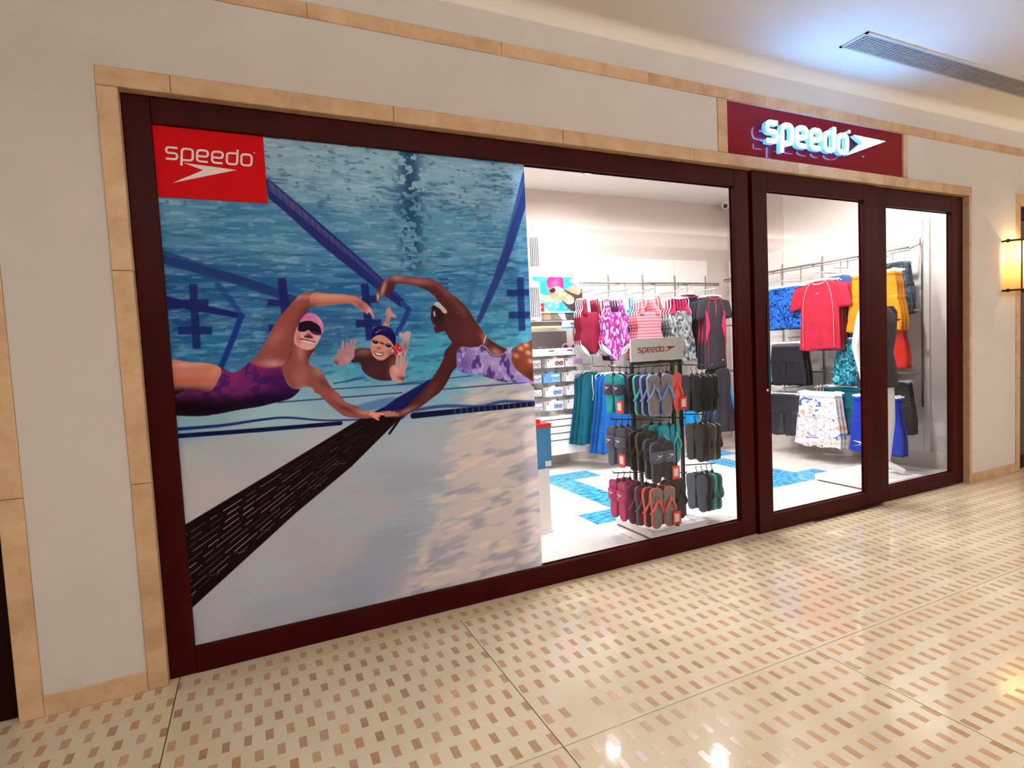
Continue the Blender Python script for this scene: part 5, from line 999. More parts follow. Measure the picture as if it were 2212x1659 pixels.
def shorts(name, label, cat, m, w=.40, h=.50, group=None, flare=1.06, band=None, logo=None, rip=.3):
    r = thing(name, label, cat, group=group); clip_hanger(r, w)
    mb = MB(); mb.loft([(0, 0, -.085, w*.46, .035), (0, 0, -.11, w*.465, .045), (0, 0, -.20, w*.49, .06), (0, 0, -.085-(h-.085)*.46, w*.53, .068)], 32, (.10, 6, .5), (True, True), .006); mb.obj('hips', m, r)
    z0 = -.085-(h-.085)*.40
    for s in (-1, 1):
        mb = MB(); mb.loft([(s*w*.255, 0, z0, w*.27, .066), (s*w*.275*flare, 0, (z0-h)/2, w*.275*flare, .066), (s*w*.285*flare, 0, -h, w*.28*flare, .07)], 26, (rip, 5, s*1.3), (True, True), .009); mb.obj('leg', m, r)
    mb = MB(); mb.loft([(0, 0, -.080, w*.465, .042), (0, 0, -.115, w*.475, .052)], 28); mb.obj('waistband', band or m, r)
    if logo: mb = MB(); arrowhead(mb, (-w*.46, -h+.11), (-w*.10, -h+.10), (-w*.26, -h+.085), (-w*.46, -h+.05), -.085, -.074); mb.obj('logo', logo, r)
    return r
def swimsuit(name, label, cat, m, w=.38, h=.72, group=None, lining=True, skirt=False):
    r = thing(name, label, cat, group=group); hanger(r, w, True)
    secs = [(0, 0, -.245, w*.22, .034), (0, 0, -.26, w*.33, .046), (0, 0, -.29, w*.41, .055), (0, 0, -.35, w*.44, .062), (0, 0, -.45, w*.39, .052), (0, 0, -.54, w*.455, .055)]
    secs += [(0, 0, -.585, w*.46, .055), (0, 0, -.64, w*.27, .05), (0, 0, -.69, w*.16, .045), (0, 0, -h, w*.12, .035)] if not skirt else [(0, 0, -.60, w*.50, .058), (0, 0, -h, w*.56, .06)]
    mb = MB(); mb.loft(secs, 30, (.06, 4, 1), (True, True), .0035); mb.obj('body', m, r)
    for s in (-1, 1): mb = MB(); mb.tube([(s*w*.22, 0, -.10), (s*w*.22, -.022, -.16), (s*w*.25, -.045, -.24), (s*w*.30, -.055, -.28)], [.012, .015, .026, .03], 8); mb.obj('strap', m, r)
    if lining:
        for s in (-1, 1): mb = MB(); mb.loft([(s*w*.33, .012, -.575, w*.13, .012), (s*w*.29, .012, -.63, w*.14, .014), (s*w*.22, .012, -.68, w*.09, .012), (s*w*.16, .012, -.72, w*.03, .008)], 14); mb.obj('lining', WL, r)
    return r
def dress(name, label, cat, m, w=.36, h=.92, group=None, cord=False, panel=None):
    r = thing(name, label, cat, group=group); hanger(r, w*.7)
    mb = MB(); mb.loft([(0, 0, -.10, w*.16, .03), (0, 0, -.125, w*.34, .045), (0, 0, -.20, w*.42, .055), (0, 0, -.34, w*.42, .06), (0, 0, -.46, w*.46, .06), (0, 0, -.7, w*.56, .075), (0, 0, -h, w*.66, .09)], 48, (.42, 9, .4), (True, True), .008); mb.obj('body', m, r)
    if cord:
        for s in (-1, 1): mb = MB(); mb.tube([(s*.02, -.05, -.13), (s*.03, -.066, -.22), (s*.022, -.075, -.34), (s*.035, -.078, -.42)], .006, 6); mb.obj('cord', HG, r)
    if panel:
        for s in (-1, 1): mb = MB(); mb.tube([(s*w*.37, -.05, -.30), (s*w*.36, -.06, -.42), (s*w*.46, -.07, -.60), (s*w*.56, -.06, -.75)], [.004, .014, .012, .003], 6); mb.obj('side_panel', panel, r)
    return r
ORDF = ['frontmost', 'second from front', 'third from front', 'fourth from front', 'fifth from front', 'sixth from front']
def stack(proto, pos, step, n, what, where, group, rotz=0., first=None):
    "proto hangs frontmost; n-1 copies behind it on the same arm"
    proto.location = pos; proto.scale = (1, .5, 1); step = tuple(v*1.18 for v in step); proto.rotation_euler = (0, 0, rotz); proto['group'] = group
    proto['label'] = (first or ORDF[0]+' '+what)+' '+where
    out = [proto]
    for k in range(1, n):
        p = (pos[0]+step[0]*k, pos[1]+step[1]*k, pos[2]+step[2]*k+random.uniform(-.004, .004)); out.append(clone(proto, p, ORDF[k]+' '+what+' '+where, rotz+random.uniform(-.015, .015), group)); out[-1].scale = (1, .30, 1)
    return out
BW = 'on the back wall'
# --- upper row on the back wall, arms point towards the window
A1 = stack(swimsuit('swimsuit', '', 'swimsuit', C_['maroon'], .36, .70), (3.50, 2.50, 2.03), (.005, .045, 0), 4, 'maroon swimsuit beside the goggles display', BW, 'maroon swimsuits')
A2 = stack(swimsuit('swimsuit', '', 'swimsuit', MATS['leaf_print'], .42, .78), (3.755, 2.42, 2.02), (0, .042, 0), 5, 'purple leaf-print swimsuit', BW, 'leaf-print swimsuits')
for o in A2[2:]: swap(o, {'body': C_['plum'], 'strap': C_['plum']})
for o, d in zip(A2[2:], (2, 3, 4)): o['label'] = 'plum swimsuit hanging '+('second', 'third', 'fourth')[d-2]+' behind the leaf-print swimsuit'; o['group'] = 'plum swimsuits'
A3 = stack(swimsuit('swimsuit', '', 'swimsuit', MATS['pink_rows'], .42, .80, lining=False, skirt=True), (4.235, 2.42, 2.02), (0, .042, 0), 4, 'pink swimsuit with rows of small motifs', BW, 'pink swimsuits')
A3b = stack(swimsuit('swimsuit', '', 'swimsuit', C_['cyan'], .38, .72), (4.10, 2.66, 2.06), (0, .045, 0), 2, 'sky-blue swimsuit behind the pink ones', BW, 'sky-blue swimsuits')
A4 = stack(swimsuit('swimsuit', '', 'swimsuit', MATS['grey_rows'], .42, .84, lining=False, skirt=True), (4.70, 2.42, 2.02), (0, .042, 0), 4, 'grey swimsuit with pink straps', BW, 'grey swimsuits')
for o in A4: swap(o, {'strap': C_['hot']})
A4b = stack(swimsuit('swimsuit', '', 'swimsuit', C_['coral'], .36, .70), (4.52, 2.68, 2.08), (0, .045, 0), 2, 'coral swimsuit behind the grey ones', BW, 'coral swimsuits')
A5 = stack(shirt('wetsuit', '', 'wetsuit', C_['charcoal'], .38, .98, C_['hot'], side=C_['hot'], zipm=C_['coral'], sleeve=.22), (5.22, 2.40, 2.04), (0, .05, .0), 3, 'charcoal short wetsuit with hot pink sides', BW, 'pink-sided wetsuits')
A5b = stack(shirt('swim_shirt', '', 'shirt', C_['black'], .42, .9, C_['hot']), (5.08, 2.66, 2.09), (-.02, .045, 0), 2, 'black swim shirt behind the wetsuits', BW, 'black swim shirts')
# --- lower row on the back wall
B1 = stack(dress('swim_dress', '', 'dress', C_['blue'], .40, .98, cord=True), (3.72, 2.42, 1.17), (-.012, .05, 0), 3, 'blue sleeveless swim dress', BW, 'blue swim dresses')
B2 = stack(dress('swim_dress', '', 'dress', C_['teal'], .36, .92, cord=True), (3.57, 2.64, 1.20), (-.015, .05, 0), 3, 'teal sleeveless swim dress', BW, 'teal swim dresses')
B3 = stack(dress('swim_dress', '', 'dress', C_['charcoal'], .34, .90, panel=C_['cyan']), (5.32, 2.40, 1.16), (-.012, .05, 0), 3, 'charcoal swim dress with blue sides', BW, 'charcoal swim dresses')
B4 = stack(shorts('swim_shorts', '', 'shorts', C_['cyan'], .36, .46), (4.80, 2.50, .84), (0, .05, 0), 2, 'sky-blue shorts low down', BW, 'low sky-blue shorts')
B5 = stack(swimsuit('swimsuit', '', 'swimsuit', C_['pink'], .38, .70), (4.26, 2.55, 1.22), (0, .05, 0), 3, 'soft pink swimsuit in the lower row', BW, 'lower pink swimsuits')
# --- right-hand wall, arms point into the shop (-X): garments face -X
RZ = -PI/2; RW = 'on the right-hand wall'
def rpos(x, y, z): return (x, y, z)
C1 = stack(shorts('swim_shorts', '', 'shorts', MATS['blue_shards'], .44, .56, logo=None), (5.72, 1.80, 2.06), (.045, 0, 0), 4, 'bright blue shard-print shorts', RW, 'shard-print shorts', RZ)
for o in C1[1:]: swap(o, {'hips': C_['navy'], 'leg': C_['navy'], 'waistband': C_['navy']})
for k, o in enumerate(C1[1:]): o['label'] = 'navy shorts hanging '+('directly', 'second', 'third')[k]+' behind the blue shard-print shorts'; o['group'] = 'navy shorts'
C2 = stack(shorts('swim_shorts', '', 'shorts', C_['black'], .44, .56, band=C_['grey']), (5.70, 1.76, 1.40), (.045, 0, 0), 3, 'black shorts with grey waistband in the middle row', RW, 'black middle-row shorts', RZ)
mb = MB(); mb.tube([(-.20, -.07, -.30), (-.21, -.08, -.42), (-.21, -.075, -.53)], [.004, .03, .038], 8); mb.obj('side_panel', MATS['teal_print'], C2[0])
C3 = stack(shorts('swim_shorts', '', 'shorts', mat('black_shine', (44, 44, 52), .45, (30, 30, 36), 9., bump=.3, bscale=9.), .42, .56), (5.72, 1.82, .80), (.042, 0, 0), 4, 'shiny black shorts in the bottom row', RW, 'shiny black shorts', RZ)
D1 = stack(shirt('swim_shirt', '', 'shirt', C_['red'], .50, .84, ST, logo=mat('logo_pink', (240, 120, 140), .5)), (5.66, 1.30, 2.085), (.045, 0, 0), 3, 'red short-sleeved swim shirt with pale seams', RW, 'red swim shirts', RZ)
D2 = stack(shirt('swim_shirt', '', 'shirt', C_['slate'], .46, .84, None), (5.84, 1.22, 2.13), (.045, 0, 0), 3, 'slate-blue swim shirt behind the red ones', RW, 'slate-blue swim shirts', RZ)
for o in D2[1:]: swap(o, {'body': C_['black'], 'sleeve': C_['charcoal'], 'collar': C_['black']})
for k, o in enumerate(D2[1:]): o['label'] = 'black swim shirt hanging '+('second', 'last')[k]+' behind the slate-blue swim shirt'; o['group'] = 'black swim shirts at the wall'
E1 = stack(shorts('swim_shorts', '', 'shorts', C_['orange'], .46, .66), (5.70, .74, 2.07), (.045, 0, 0), 3, 'long orange shorts behind the mannequin', RW, 'orange shorts', RZ)
E2 = stack(shorts('swim_shorts', '', 'shorts', MATS['camo'], .40, .60), (5.98, .76, 2.18), (.045, 0, 0), 2, 'dark camouflage shorts at the right end', RW, 'camouflage shorts', RZ)
E3 = stack(shorts('swim_shorts', '', 'shorts', C_['scarlet'], .42, .56), (5.76, .70, 1.60), (.045, 0, 0), 2, 'scarlet shorts in the middle row', RW, 'scarlet shorts', RZ)
F1 = stack(shorts('swim_shorts', '', 'shorts', MATS['splash_print'], .46, .66, band=WL), (5.62, 1.32, .84), (.045, 0, 0), 3, 'white shorts with orange and blue splash print', RW, 'splash-print shorts', RZ)
F2 = stack(shorts('swim_shorts', '', 'shorts', C_['teal'], .44, .58), (5.80, 1.14, .90), (.045, 0, 0), 3, 'teal shorts behind the splash-print ones', RW, 'teal shorts', RZ)
F3 = stack(shorts('swim_shorts', '', 'shorts', C_['royal'], .46, .64, logo=WL), (5.62, .68, .83), (.045, 0, 0), 2, 'royal blue white-marked shorts behind the mannequin', RW, 'royal blue shorts', RZ)
F4 = stack(shorts('swim_shorts', '', 'shorts', C_['charcoal'], .40, .60), (5.95, .74, .96), (.045, 0, 0), 2, 'dark charcoal shorts in the bottom row, right end', RW, 'charcoal shorts', RZ)
F5 = stack(shorts('swim_shorts', '', 'shorts', MATS['teal_print'], .44, .56), (5.78, .98, 1.42), (.045, 0, 0), 2, 'teal patterned shorts behind the mannequin hand', RW, 'teal patterned shorts', RZ)
# ------------------------------------------------------------------ rails
def rail(name, label, parts_): 
    t = thing(name, label, 'rail')
    for nm, path, r in parts_: mb = MB(); mb.tube(path, r, 8); part(mb, nm, MATS['steel'], t)
    return t
def arms_y(z, xs, y0): return [('arm', [(x, 2.84, z+.10), (x, 2.84, z+.02), (x, y0+.30, z+.02), (x, y0-.03, z)], .006) for x in xs]
rail('hanging_rail', 'upper steel rail with arms along the back wall', [('bar', [(3.56, 2.86, 2.165), (5.78, 2.86, 2.165)], .012), ('bar', [(3.56, 2.86, 2.14), (5.78, 2.86, 2.14)], .006)] +
     [('bracket', [(x, 3.10, 2.25), (x, 3.08, 2.20), (x, 2.86, 2.15)], .008) for x in (3.615, 4.155, 4.69, 5.225, 5.77)] +
     [('arm', [(x, 2.86, 2.16), (x, 2.86, z), (x, y-.04, z)], .006) for x, y, z in ((3.50, 2.5, 2.025), (3.755, 2.42, 2.015), (4.235, 2.42, 2.015), (4.10, 2.66, 2.055), (4.70, 2.42, 2.015), (4.52, 2.68, 2.075), (5.22, 2.40, 2.035), (5.08, 2.66, 2.085))])
rail('hanging_rail', 'lower steel rail with arms along the back wall', [('bar', [(3.56, 2.86, 1.33), (5.78, 2.86, 1.33)], .012)] + [('bracket', [(x, 3.10, 1.40), (x, 2.86, 1.33)], .008) for x in (3.615, 4.155, 4.69, 5.225, 5.77)] +
     [('arm', [(x, 2.86, 1.33), (x, 2.86, z), (x, y-.04, z)], .006) for x, y, z in ((3.72, 2.42, 1.165), (3.57, 2.64, 1.195), (5.32, 2.40, 1.155), (4.80, 2.5, .835), (4.26, 2.55, 1.215))])
rail('hanging_rail', 'upper steel rail along the right-hand wall', [('bar', [(6.02, .58, 2.235), (6.02, 3.0, 2.235)], .012), ('bar', [(6.02, .58, 2.205), (6.02, 3.0, 2.205)], .006)] +
     [('bracket', [(6.20, y, 2.33), (6.19, y, 2.27), (6.02, y, 2.22)], .008) for y in (.58, 1.10, 1.65, 2.20, 2.75)] + [('arm', [(6.02, y, 2.22), (6.02, y, z), (x-.04, y, z)], .006) for x, y, z in ((5.72, 1.80, 2.055), (5.66, 1.30, 2.08), (5.84, 1.22, 2.125), (5.70, .74, 2.065), (5.98, .76, 2.175))])
rail('hanging_rail', 'middle dark shelf bar along the right-hand wall', [('bar', [(6.02, .50, 1.60), (6.02, 3.0, 1.60)], .012)] + [('arm', [(6.02, y, 1.60), (6.02, y, z), (x-.04, y, z)], .006) for x, y, z in ((5.70, 1.76, 1.395), (5.76, .70, 1.595), (5.78, .98, 1.415))])
rail('hanging_rail', 'bottom steel rail along the right-hand wall', [('bar', [(6.02, .50, .975), (6.02, 3.0, .975)], .012)] + [('arm', [(6.02, y, .975), (6.02, y, z), (x-.04, y, z)], .006) for x, y, z in ((5.72, 1.82, .795), (5.62, 1.32, .835), (5.80, 1.14, .895), (5.62, .68, .825), (5.95, .74, .955))])
YP = (.56, 1.10, 1.65, 2.20, 2.75)
for k, y in enumerate(YP):
    mb = MB(); mb.box(6.185, 6.20, y-.008, y+.008, .62, 2.30); tag(mb.obj('wall_standard', MATS['steel']), 'slim steel upright on the right-hand wall, '+ORD[k]+' from the window', 'upright', 'uprights on the right-hand wall')
for k, x in enumerate((3.615, 4.155, 4.69, 5.225, 5.77)):
    mb = MB(); mb.box(x-.008, x+.008, 3.085, 3.10, .62, 2.30); tag(mb.obj('wall_standard', MATS['steel']), 'slim steel upright on the back wall, '+ORD[k]+' from the goggles display', 'upright', 'uprights on the back wall')
# ------------------------------------------------------------------ sandal stand in the window
def out_sole(L=.285, w=.105, s=1):
    pts = [(0, 0), (.30, -.012), (.46, -.07), (.48, -.2), (.44, -.36), (.36, -.52), (.35, -.68), (.38, -.82), (.34, -.94), (.18, -1.0), (-.10, -1.0), (-.30, -.95), (-.38, -.84), (-.40, -.68), (-.44, -.5), (-.50, -.34), (-.50, -.18), (-.42, -.05), (-.22, -.004)]
    P = rounded([(s*x*w, z*L) for x, z in pts], .02, True, 2); return [(p.x, p.y) for p in P]
def foam(name, col, rough=.7): return mat('foam_'+name, col, rough, tuple(int(c*.88) for c in col), 30.)
F_ = dict(taupe=foam('taupe', (140, 130, 120)), dark=foam('dark', (58, 54, 56)), black=foam('black', (36, 32, 34)), brown=foam('brown', (92, 82, 78)), teal=foam('teal', (24, 178, 190)), tealrim=foam('tealrim', (90, 206, 200)), navy=foam('navy', (58, 60, 92)), blue=foam('blue', (140, 168, 226)), coral=foam('coral', (246, 104, 92)), magenta=foam('magenta', (196, 56, 112)), greyblue=foam('greyblue', (92, 94, 110)), green=foam('green', (70, 140, 124)), wine=foam('wine', (150, 50, 84)), white=foam('white', (240, 240, 240)))
TAG = mat('tag_red', (240, 60, 42), .45); PAPER = mat('tag_paper', (236, 230, 220), .6)
def pair(name, label, sole, bed, strap, kind, tagged=False, mark=True):
    "two sandals, toes up, tied to one hook; hook at origin, foot beds face -Y"
    r = thing(name, label, 'sandals')
    mb = MB(); mb.tube([(0, 0, .006), (.010, 0, .0), (.010, 0, -.014), (0, 0, -.022), (0, 0, -.05)], .0028, 6); mb.prism([(.016*math.cos(t), -.06+.02*math.sin(t)) for t in [2*PI*k/12 for k in range(12)]], -.004, .004); mb.tube([(0, 0, -.075), (0, -.012, -.13)], .003, 6); mb.obj('hook', F_['dark'], r)
    for s in (-1, 1):
        P = [(x+s*.054, z-.055) for x, z in out_sole(s=s)]
        mb = MB(); mb.prism(P, -.006, .014); so = mb.obj('sole', sole, r)
        cx = sum(p[0] for p in P)/len(P); cz = sum(p[1] for p in P)/len(P)
        mb = MB(); mb.prism([(cx+(x-cx)*.90, cz+(z-cz)*.95) for x, z in P], -.009, -.005); mb.obj('foot_bed', bed, so)
        X = s*.054
        if kind == 'thong':
            for q in (-1, 1):
                mb = MB(); mb.tube([(X+s*.004, -.008, -.118), (X+s*.004, -.018, -.135), (X+q*.022, -.026, -.17), (X+q*.043, -.016, -.215), (X+q*.050, .002, -.235)], [.006, .007, .008, .010, .009], 8); o = mb.obj('strap', strap, so)
        else:
            n = 10; R = []
            for k in range(n+1):
                t = PI*k/n; x = X-.056*math.cos(t); y = .004-.028*math.sin(t)**.8
                R.append([(x, y, -.125+.008*math.sin(t)), (x, y-.006, -.13+.008*math.sin(t)), (x, y-.006, -.185-.012*math.sin(t)), (x, y, -.19-.012*math.sin(t))])
            mb = MB(); mb.rings(R, (True, True)); st = mb.obj('strap', strap, so)
            if mark: mb = MB(); arrowhead(mb, (X-.022, -.142), (X+.030, -.146), (X+.004, -.154), (X-.028, -.172), -.0325, -.0285); mb.obj('strap_mark', F_['white'], so)
    if tagged:
        mb = MB(); mb.box(.062, .128, -.03, -.024, -.325, -.235); tg = mb.obj('price_tag', TAG, r); mb = MB(); mb.box(.072, .112, -.0312, -.0298, -.305, -.25); mb.obj('tag_paper', PAPER, tg)
    return r
PL = thing('display_plinth', 'low white plinth under the sandal stand', 'plinth', (2.745, .51, 0)); world_parts(PL)
mb = MB(); mb.box(2.49, 3.0, .29, .73, .012, .062); part(mb, 'body', MATS['white_matte'], PL); mb = MB(); mb.box(2.50, 2.99, .30, .72, 0, .012); part(mb, 'foot', MATS['dark_metal'], PL)
RK = thing('sandal_stand', 'dark metal four-sided sandal stand inside the window', 'stand', (2.71, .48, .062)); world_parts(RK)
def bar(a, b, r=.011):
    mb = MB(); a, b = Vector(a), Vector(b); d = [abs(b[i]-a[i]) for i in range(3)]; k = d.index(max(d)); lo = [min(a[i], b[i])-(r if i != k else 0) for i in range(3)]; hi = [max(a[i], b[i])+(r if i != k else 0) for i in range(3)]
    mb.box(lo[0], hi[0], lo[1], hi[1], lo[2], hi[2]); return mb
RX0, RX1, RY, RXM, RY0, RY1 = 2.505, 2.955, .48, 2.73, .305, .70
for x, y, z in ((RX0, RY, 1.27), (RX1, RY, 1.27), (RXM, RY0, 1.27), (RXM, RY1, 1.27)): part(bar((x, y, .062), (x, y, z)), 'post', MATS['dark_metal'], RK)
for z in (.073, 1.26): part(bar((RX0, RY, z), (RX1, RY, z)), 'cross_bar', MATS['dark_metal'], RK); part(bar((RXM, RY0, z), (RXM, RY1, z)), 'cross_bar', MATS['dark_metal'], RK)
mb = MB(); mb.box(RX0+.011, RX1-.011, RY+.012, RY+.018, .62, 1.25); part(mb, 'reflection_sheet', mat('taupe_panel', (196, 186, 174), .5), RK)  # taupe sheet standing in for a reflection in the window glass
TZ = (1.245, .865, .475)
for z in TZ:
    mb = MB(); mb.tube([(RX0, RY, z-.02), (2.315, RY, z), (2.307, RY, z+.012)], .0045, 6); part(mb, 'prong', MATS['dark_metal'], RK)
    mb = MB(); mb.tube([(RX1, RY-.03, z-.02), (3.25, RY-.03, z-.045), (3.258, RY-.03, z-.033)], .0045, 6); part(mb, 'prong', MATS['dark_metal'], RK)
    for x in (2.515, 2.705): mb = MB(); mb.tube([(x, RY, z-.02), (x, .17, z), (x, .162, z+.012)], .0045, 6); part(mb, 'prong', MATS['dark_metal'], RK)
SGN = thing('stand_sign', 'white sign board with red lettering on top of the sandal stand', 'sign', (2.725, .465, 1.272)); world_parts(SGN)
mb = MB(); mb.box(2.487, 2.962, .452, .458, 1.273, 1.43); part(mb, 'board', mat('board_white', (226, 224, 216), .3), SGN)
for a, b, c, d in ((2.481, 2.968, 1.428, 1.434), (2.481, 2.968, 1.267, 1.273), (2.481, 2.487, 1.273, 1.428), (2.962, 2.968, 1.273, 1.428)): mb = MB(); mb.box(a, b, .448, .462, c, d); part(mb, 'edge', MATS['white_gloss'], SGN)
mb = MB(); wordmark(mb, 2.542, 1.330, .040, .245, .4495, .4522, .17, .1); arrowhead(mb, (2.800, 1.370), (2.895, 1.368), (2.832, 1.352), (2.780, 1.322), .4495, .4522); part(mb, 'lettering', mat('logo_brick', (178, 40, 28), .5), SGN)
N_ = 'on the sandal stand'
def hang(proto, pos, step, cols, what, where, group, rotz):
    "cols: list of (colour words, sole, bed, strap)"
    for k, (cw, s_, b_, t_) in enumerate(cols):
        lab = '%s %s, %s %s' % (cw, what, ORDF[k], where); p = (pos[0]+step[0]*k, pos[1]+step[1]*k, pos[2]+step[2]*k)
        r = clone(proto, p, lab, rotz+random.uniform(-.06, .06), group)
        for ch in r.children:
            if ch.name.split('.')[0] == 'sole':
                ch.data = ch.data.copy(); ch.data.materials[0] = F_[s_]
                for g_ in ch.children:
                    st = g_.name.split('.')[0]
                    if st in ('foot_bed', 'strap'): g_.data = g_.data.copy(); g_.data.materials[0] = F_[b_ if st == 'foot_bed' else t_]
            if k and ch.name.split('.')[0] in ('price_tag',):
                for g_ in list(ch.children): bpy.data.objects.remove(g_)
                bpy.data.objects.remove(ch)
thong = pair('flip_flops', '', F_['taupe'], F_['taupe'], F_['blue'], 'thong'); slide = pair('slides', '', F_['navy'], F_['teal'], F_['navy'], 'slide'); slide_t = pair('slides', '', F_['navy'], F_['teal'], F_['navy'], 'slide', True); thong_t = pair('flip_flops', '', F_['taupe'], F_['taupe'], F_['blue'], 'thong', True)
G = 'sandals on the stand'
hang(thong, (2.515, .185, TZ[0]-.008), (-.012, .06, 0), [('grey blue-strapped', 'blue', 'taupe', 'blue'), ('pale-blue-rimmed', 'blue', 'brown', 'blue'), ('aqua-rimmed', 'tealrim', 'greyblue', 'tealrim'), ('brown', 'brown', 'black', 'black')], 'flip-flops', 'on the top front hook', G, 0)
hang(thong_t, (2.705, .30, TZ[0]-.01), (.02, .06, 0), [('coral', 'coral', 'coral', 'coral'), ('dark', 'dark', 'dark', 'black')], 'flip-flops', 'on the top right front hook', G, 0)
hang(slide_t, (2.515, .185, TZ[1]-.09), (-.012, .055, .02), [('charcoal grey', 'greyblue', 'dark', 'greyblue'), ('charcoal-rimmed', 'greyblue', 'dark', 'dark')], 'slides', 'on the middle front hook', G, 0)
hang(thong, (2.49, .305, TZ[1]-.03), (-.012, .06, 0), [('grey-rimmed black', 'brown', 'black', 'dark'), ('plain black', 'brown', 'black', 'black')], 'flip-flops', 'behind the grey slides on the middle hook', G, 0)
hang(thong, (2.68, .30, TZ[1]+.0), (-.03, .06, 0), [('aqua', 'teal', 'teal', 'tealrim'), ('light aqua', 'tealrim', 'teal', 'tealrim'), ('aqua and taupe', 'tealrim', 'taupe', 'tealrim')], 'flip-flops', 'on the middle right front hook', G, .1)
hang(thong_t, (2.515, .195, TZ[2]-.02), (-.02, .06, 0), [('taupe coral-strapped', 'coral', 'taupe', 'coral'), ('coral-rimmed taupe', 'coral', 'brown', 'coral'), ('grey-rimmed wine red', 'greyblue', 'wine', 'greyblue'), ('wine red', 'greyblue', 'wine', 'wine')], 'flip-flops', 'on the bottom front hook', G, 0)
hang(thong, (2.70, .29, TZ[2]-.02), (.03, .06, 0), [('dark grey', 'dark', 'dark', 'black'), ('black', 'black', 'dark', 'black')], 'flip-flops', 'on the bottom right front hook', G, 0)
hang(slide_t, (2.345, RY, TZ[0]-.005), (.055, 0, 0), [('aqua and navy', 'teal', 'teal', 'navy'), ('all navy', 'navy', 'navy', 'navy'), ('dim navy', 'navy', 'black', 'navy')], 'slides', 'on the top left hook', G, RZ)
hang(slide_t, (2.345, RY, TZ[1]-.005), (.055, 0, 0), [('slate grey', 'greyblue', 'greyblue', 'greyblue'), ('slate and navy', 'greyblue', 'greyblue', 'navy'), ('dark slate', 'dark', 'greyblue', 'navy')], 'slides', 'on the middle left hook', G, RZ)
hang(slide, (2.345, RY, TZ[2]-.005), (.055, 0, 0), [('magenta', 'magenta', 'magenta', 'magenta'), ('deeper magenta', 'magenta', 'wine', 'magenta'), ('wine and magenta', 'wine', 'magenta', 'magenta')], 'slides', 'on the bottom left hook', G, RZ)
hang(thong_t, (3.20, RY-.03, TZ[0]-.05), (-.052, 0, 0), [('black', 'black', 'black', 'black'), ('off-black', 'dark', 'black', 'black'), ('dark brown', 'black', 'brown', 'black'), ('black and grey', 'black', 'dark', 'dark')], 'flip-flops', 'on the top right-hand hook', G, -RZ)
hang(thong_t, (3.22, RY-.03, TZ[1]-.05), (-.052, 0, 0), [('grey-edged dark', 'brown', 'dark', 'black'), ('dark taupe', 'taupe', 'dark', 'dark'), ('dim brown', 'brown', 'black', 'black'), ('smoky black', 'dark', 'black', 'black')], 'flip-flops', 'on the middle right-hand hook', G, -RZ)
hang(thong, (3.22, RY-.03, TZ[2]-.05), (-.052, 0, 0), [('muted green', 'green', 'green', 'green'), ('bright-edged green', 'tealrim', 'green', 'green'), ('dark grey', 'dark', 'dark', 'black'), ('grey and black', 'greyblue', 'black', 'black')], 'flip-flops', 'on the bottom right-hand hook', G, -RZ)
for p_ in (thong, slide, slide_t, thong_t):
    for ch in list(p_.children):
        for g_ in list(ch.children): bpy.data.objects.remove(g_)
        bpy.data.objects.remove(ch)
    bpy.data.objects.remove(p_)
# ------------------------------------------------------------------ goggles display on the back wall
def small_print(w, h, step, fn):
    P = Painter(w, h, step, 3); fn(P); return P
GX0, GX1, GY = 2.60, 3.54, 2.74
GU = thing('goggles_display', 'white goggles display unit with shelves against the back wall', 'shelf unit', (3.1, 2.95, 0)); world_parts(GU)
mb = MB(); mb.box(GX0, GX1-.01, 2.98, 3.10, .17, 1.66); part(mb, 'back_panel', MATS['white_matte'], GU)
mb = MB(); mb.box(GX0, GX1-.03, GY+.02, 3.10, .17, .62); part(mb, 'cabinet', MATS['white_gloss'], GU)
for z in (.58, .50, .42, .34): mb = MB(); mb.box(GX0+.18, GX1-.16, GY+.016, GY+.024, z-.004, z+.004); part(mb, 'groove', MATS['dark_metal'], GU)
mb = MB(); mb.box(GX0, GX1, GY-.01, 3.05, 1.318, 1.338); part(mb, 'shelf', MATS['white_gloss'], GU); mb = MB(); mb.box(GX0+.02, GX1-.06, GY, GY+.012, 1.345, 1.40); part(mb, 'price_strip', MATS['white_gloss'], GU)
for k in range(2): mb = MB(); mb.box(3.06+.24*k, 3.13+.24*k, GY-.002, GY, 1.362, 1.38); part(mb, 'price_text', mat('print_grey', (120, 116, 120), .6), GU)
mb = MB(); mb.box(GX0, GX1-.12, 2.94, 2.98, 1.40, 1.60); part(mb, 'grey_box_back', mat('taupe_back', (128, 118, 120), .6), GU)
for k in range(4): mb = MB(); mb.box(3.27, 3.285, 2.965, 2.98, .66+.165*k, .80+.165*k); part(mb, 'slot', MATS['steel'], GU)
mb = MB(); mb.box(GX0, 3.24, GY-.01, GY+.01, 1.655, 1.705); part(mb, 'price_rail', mat('rail_brown', (86, 72, 70), .5), GU); mb = MB(); mb.box(GX0, 3.24, GY-.012, GY+.01, 1.635, 1.655); part(mb, 'lime_edge', mat('lime', (210, 226, 120), .5), GU)
mb = MB(); mb.box(3.24, 3.51, GY-.02, GY, 1.635, 1.715); part(mb, 'shelf_label', MATS['white_gloss'], GU); mb = MB(); mb.box(3.24, 3.51, GY-.021, GY-.001, 1.622, 1.640); part(mb, 'cyan_edge', mat('cyan_edge', (70, 176, 220), .5), GU); mb = MB(); mb.box(3.345, 3.42, GY-.022, GY-.019, 1.667, 1.683); part(mb, 'label_text', MATS['print_grey'], GU)
pmat = print_mat('small_print', .35)
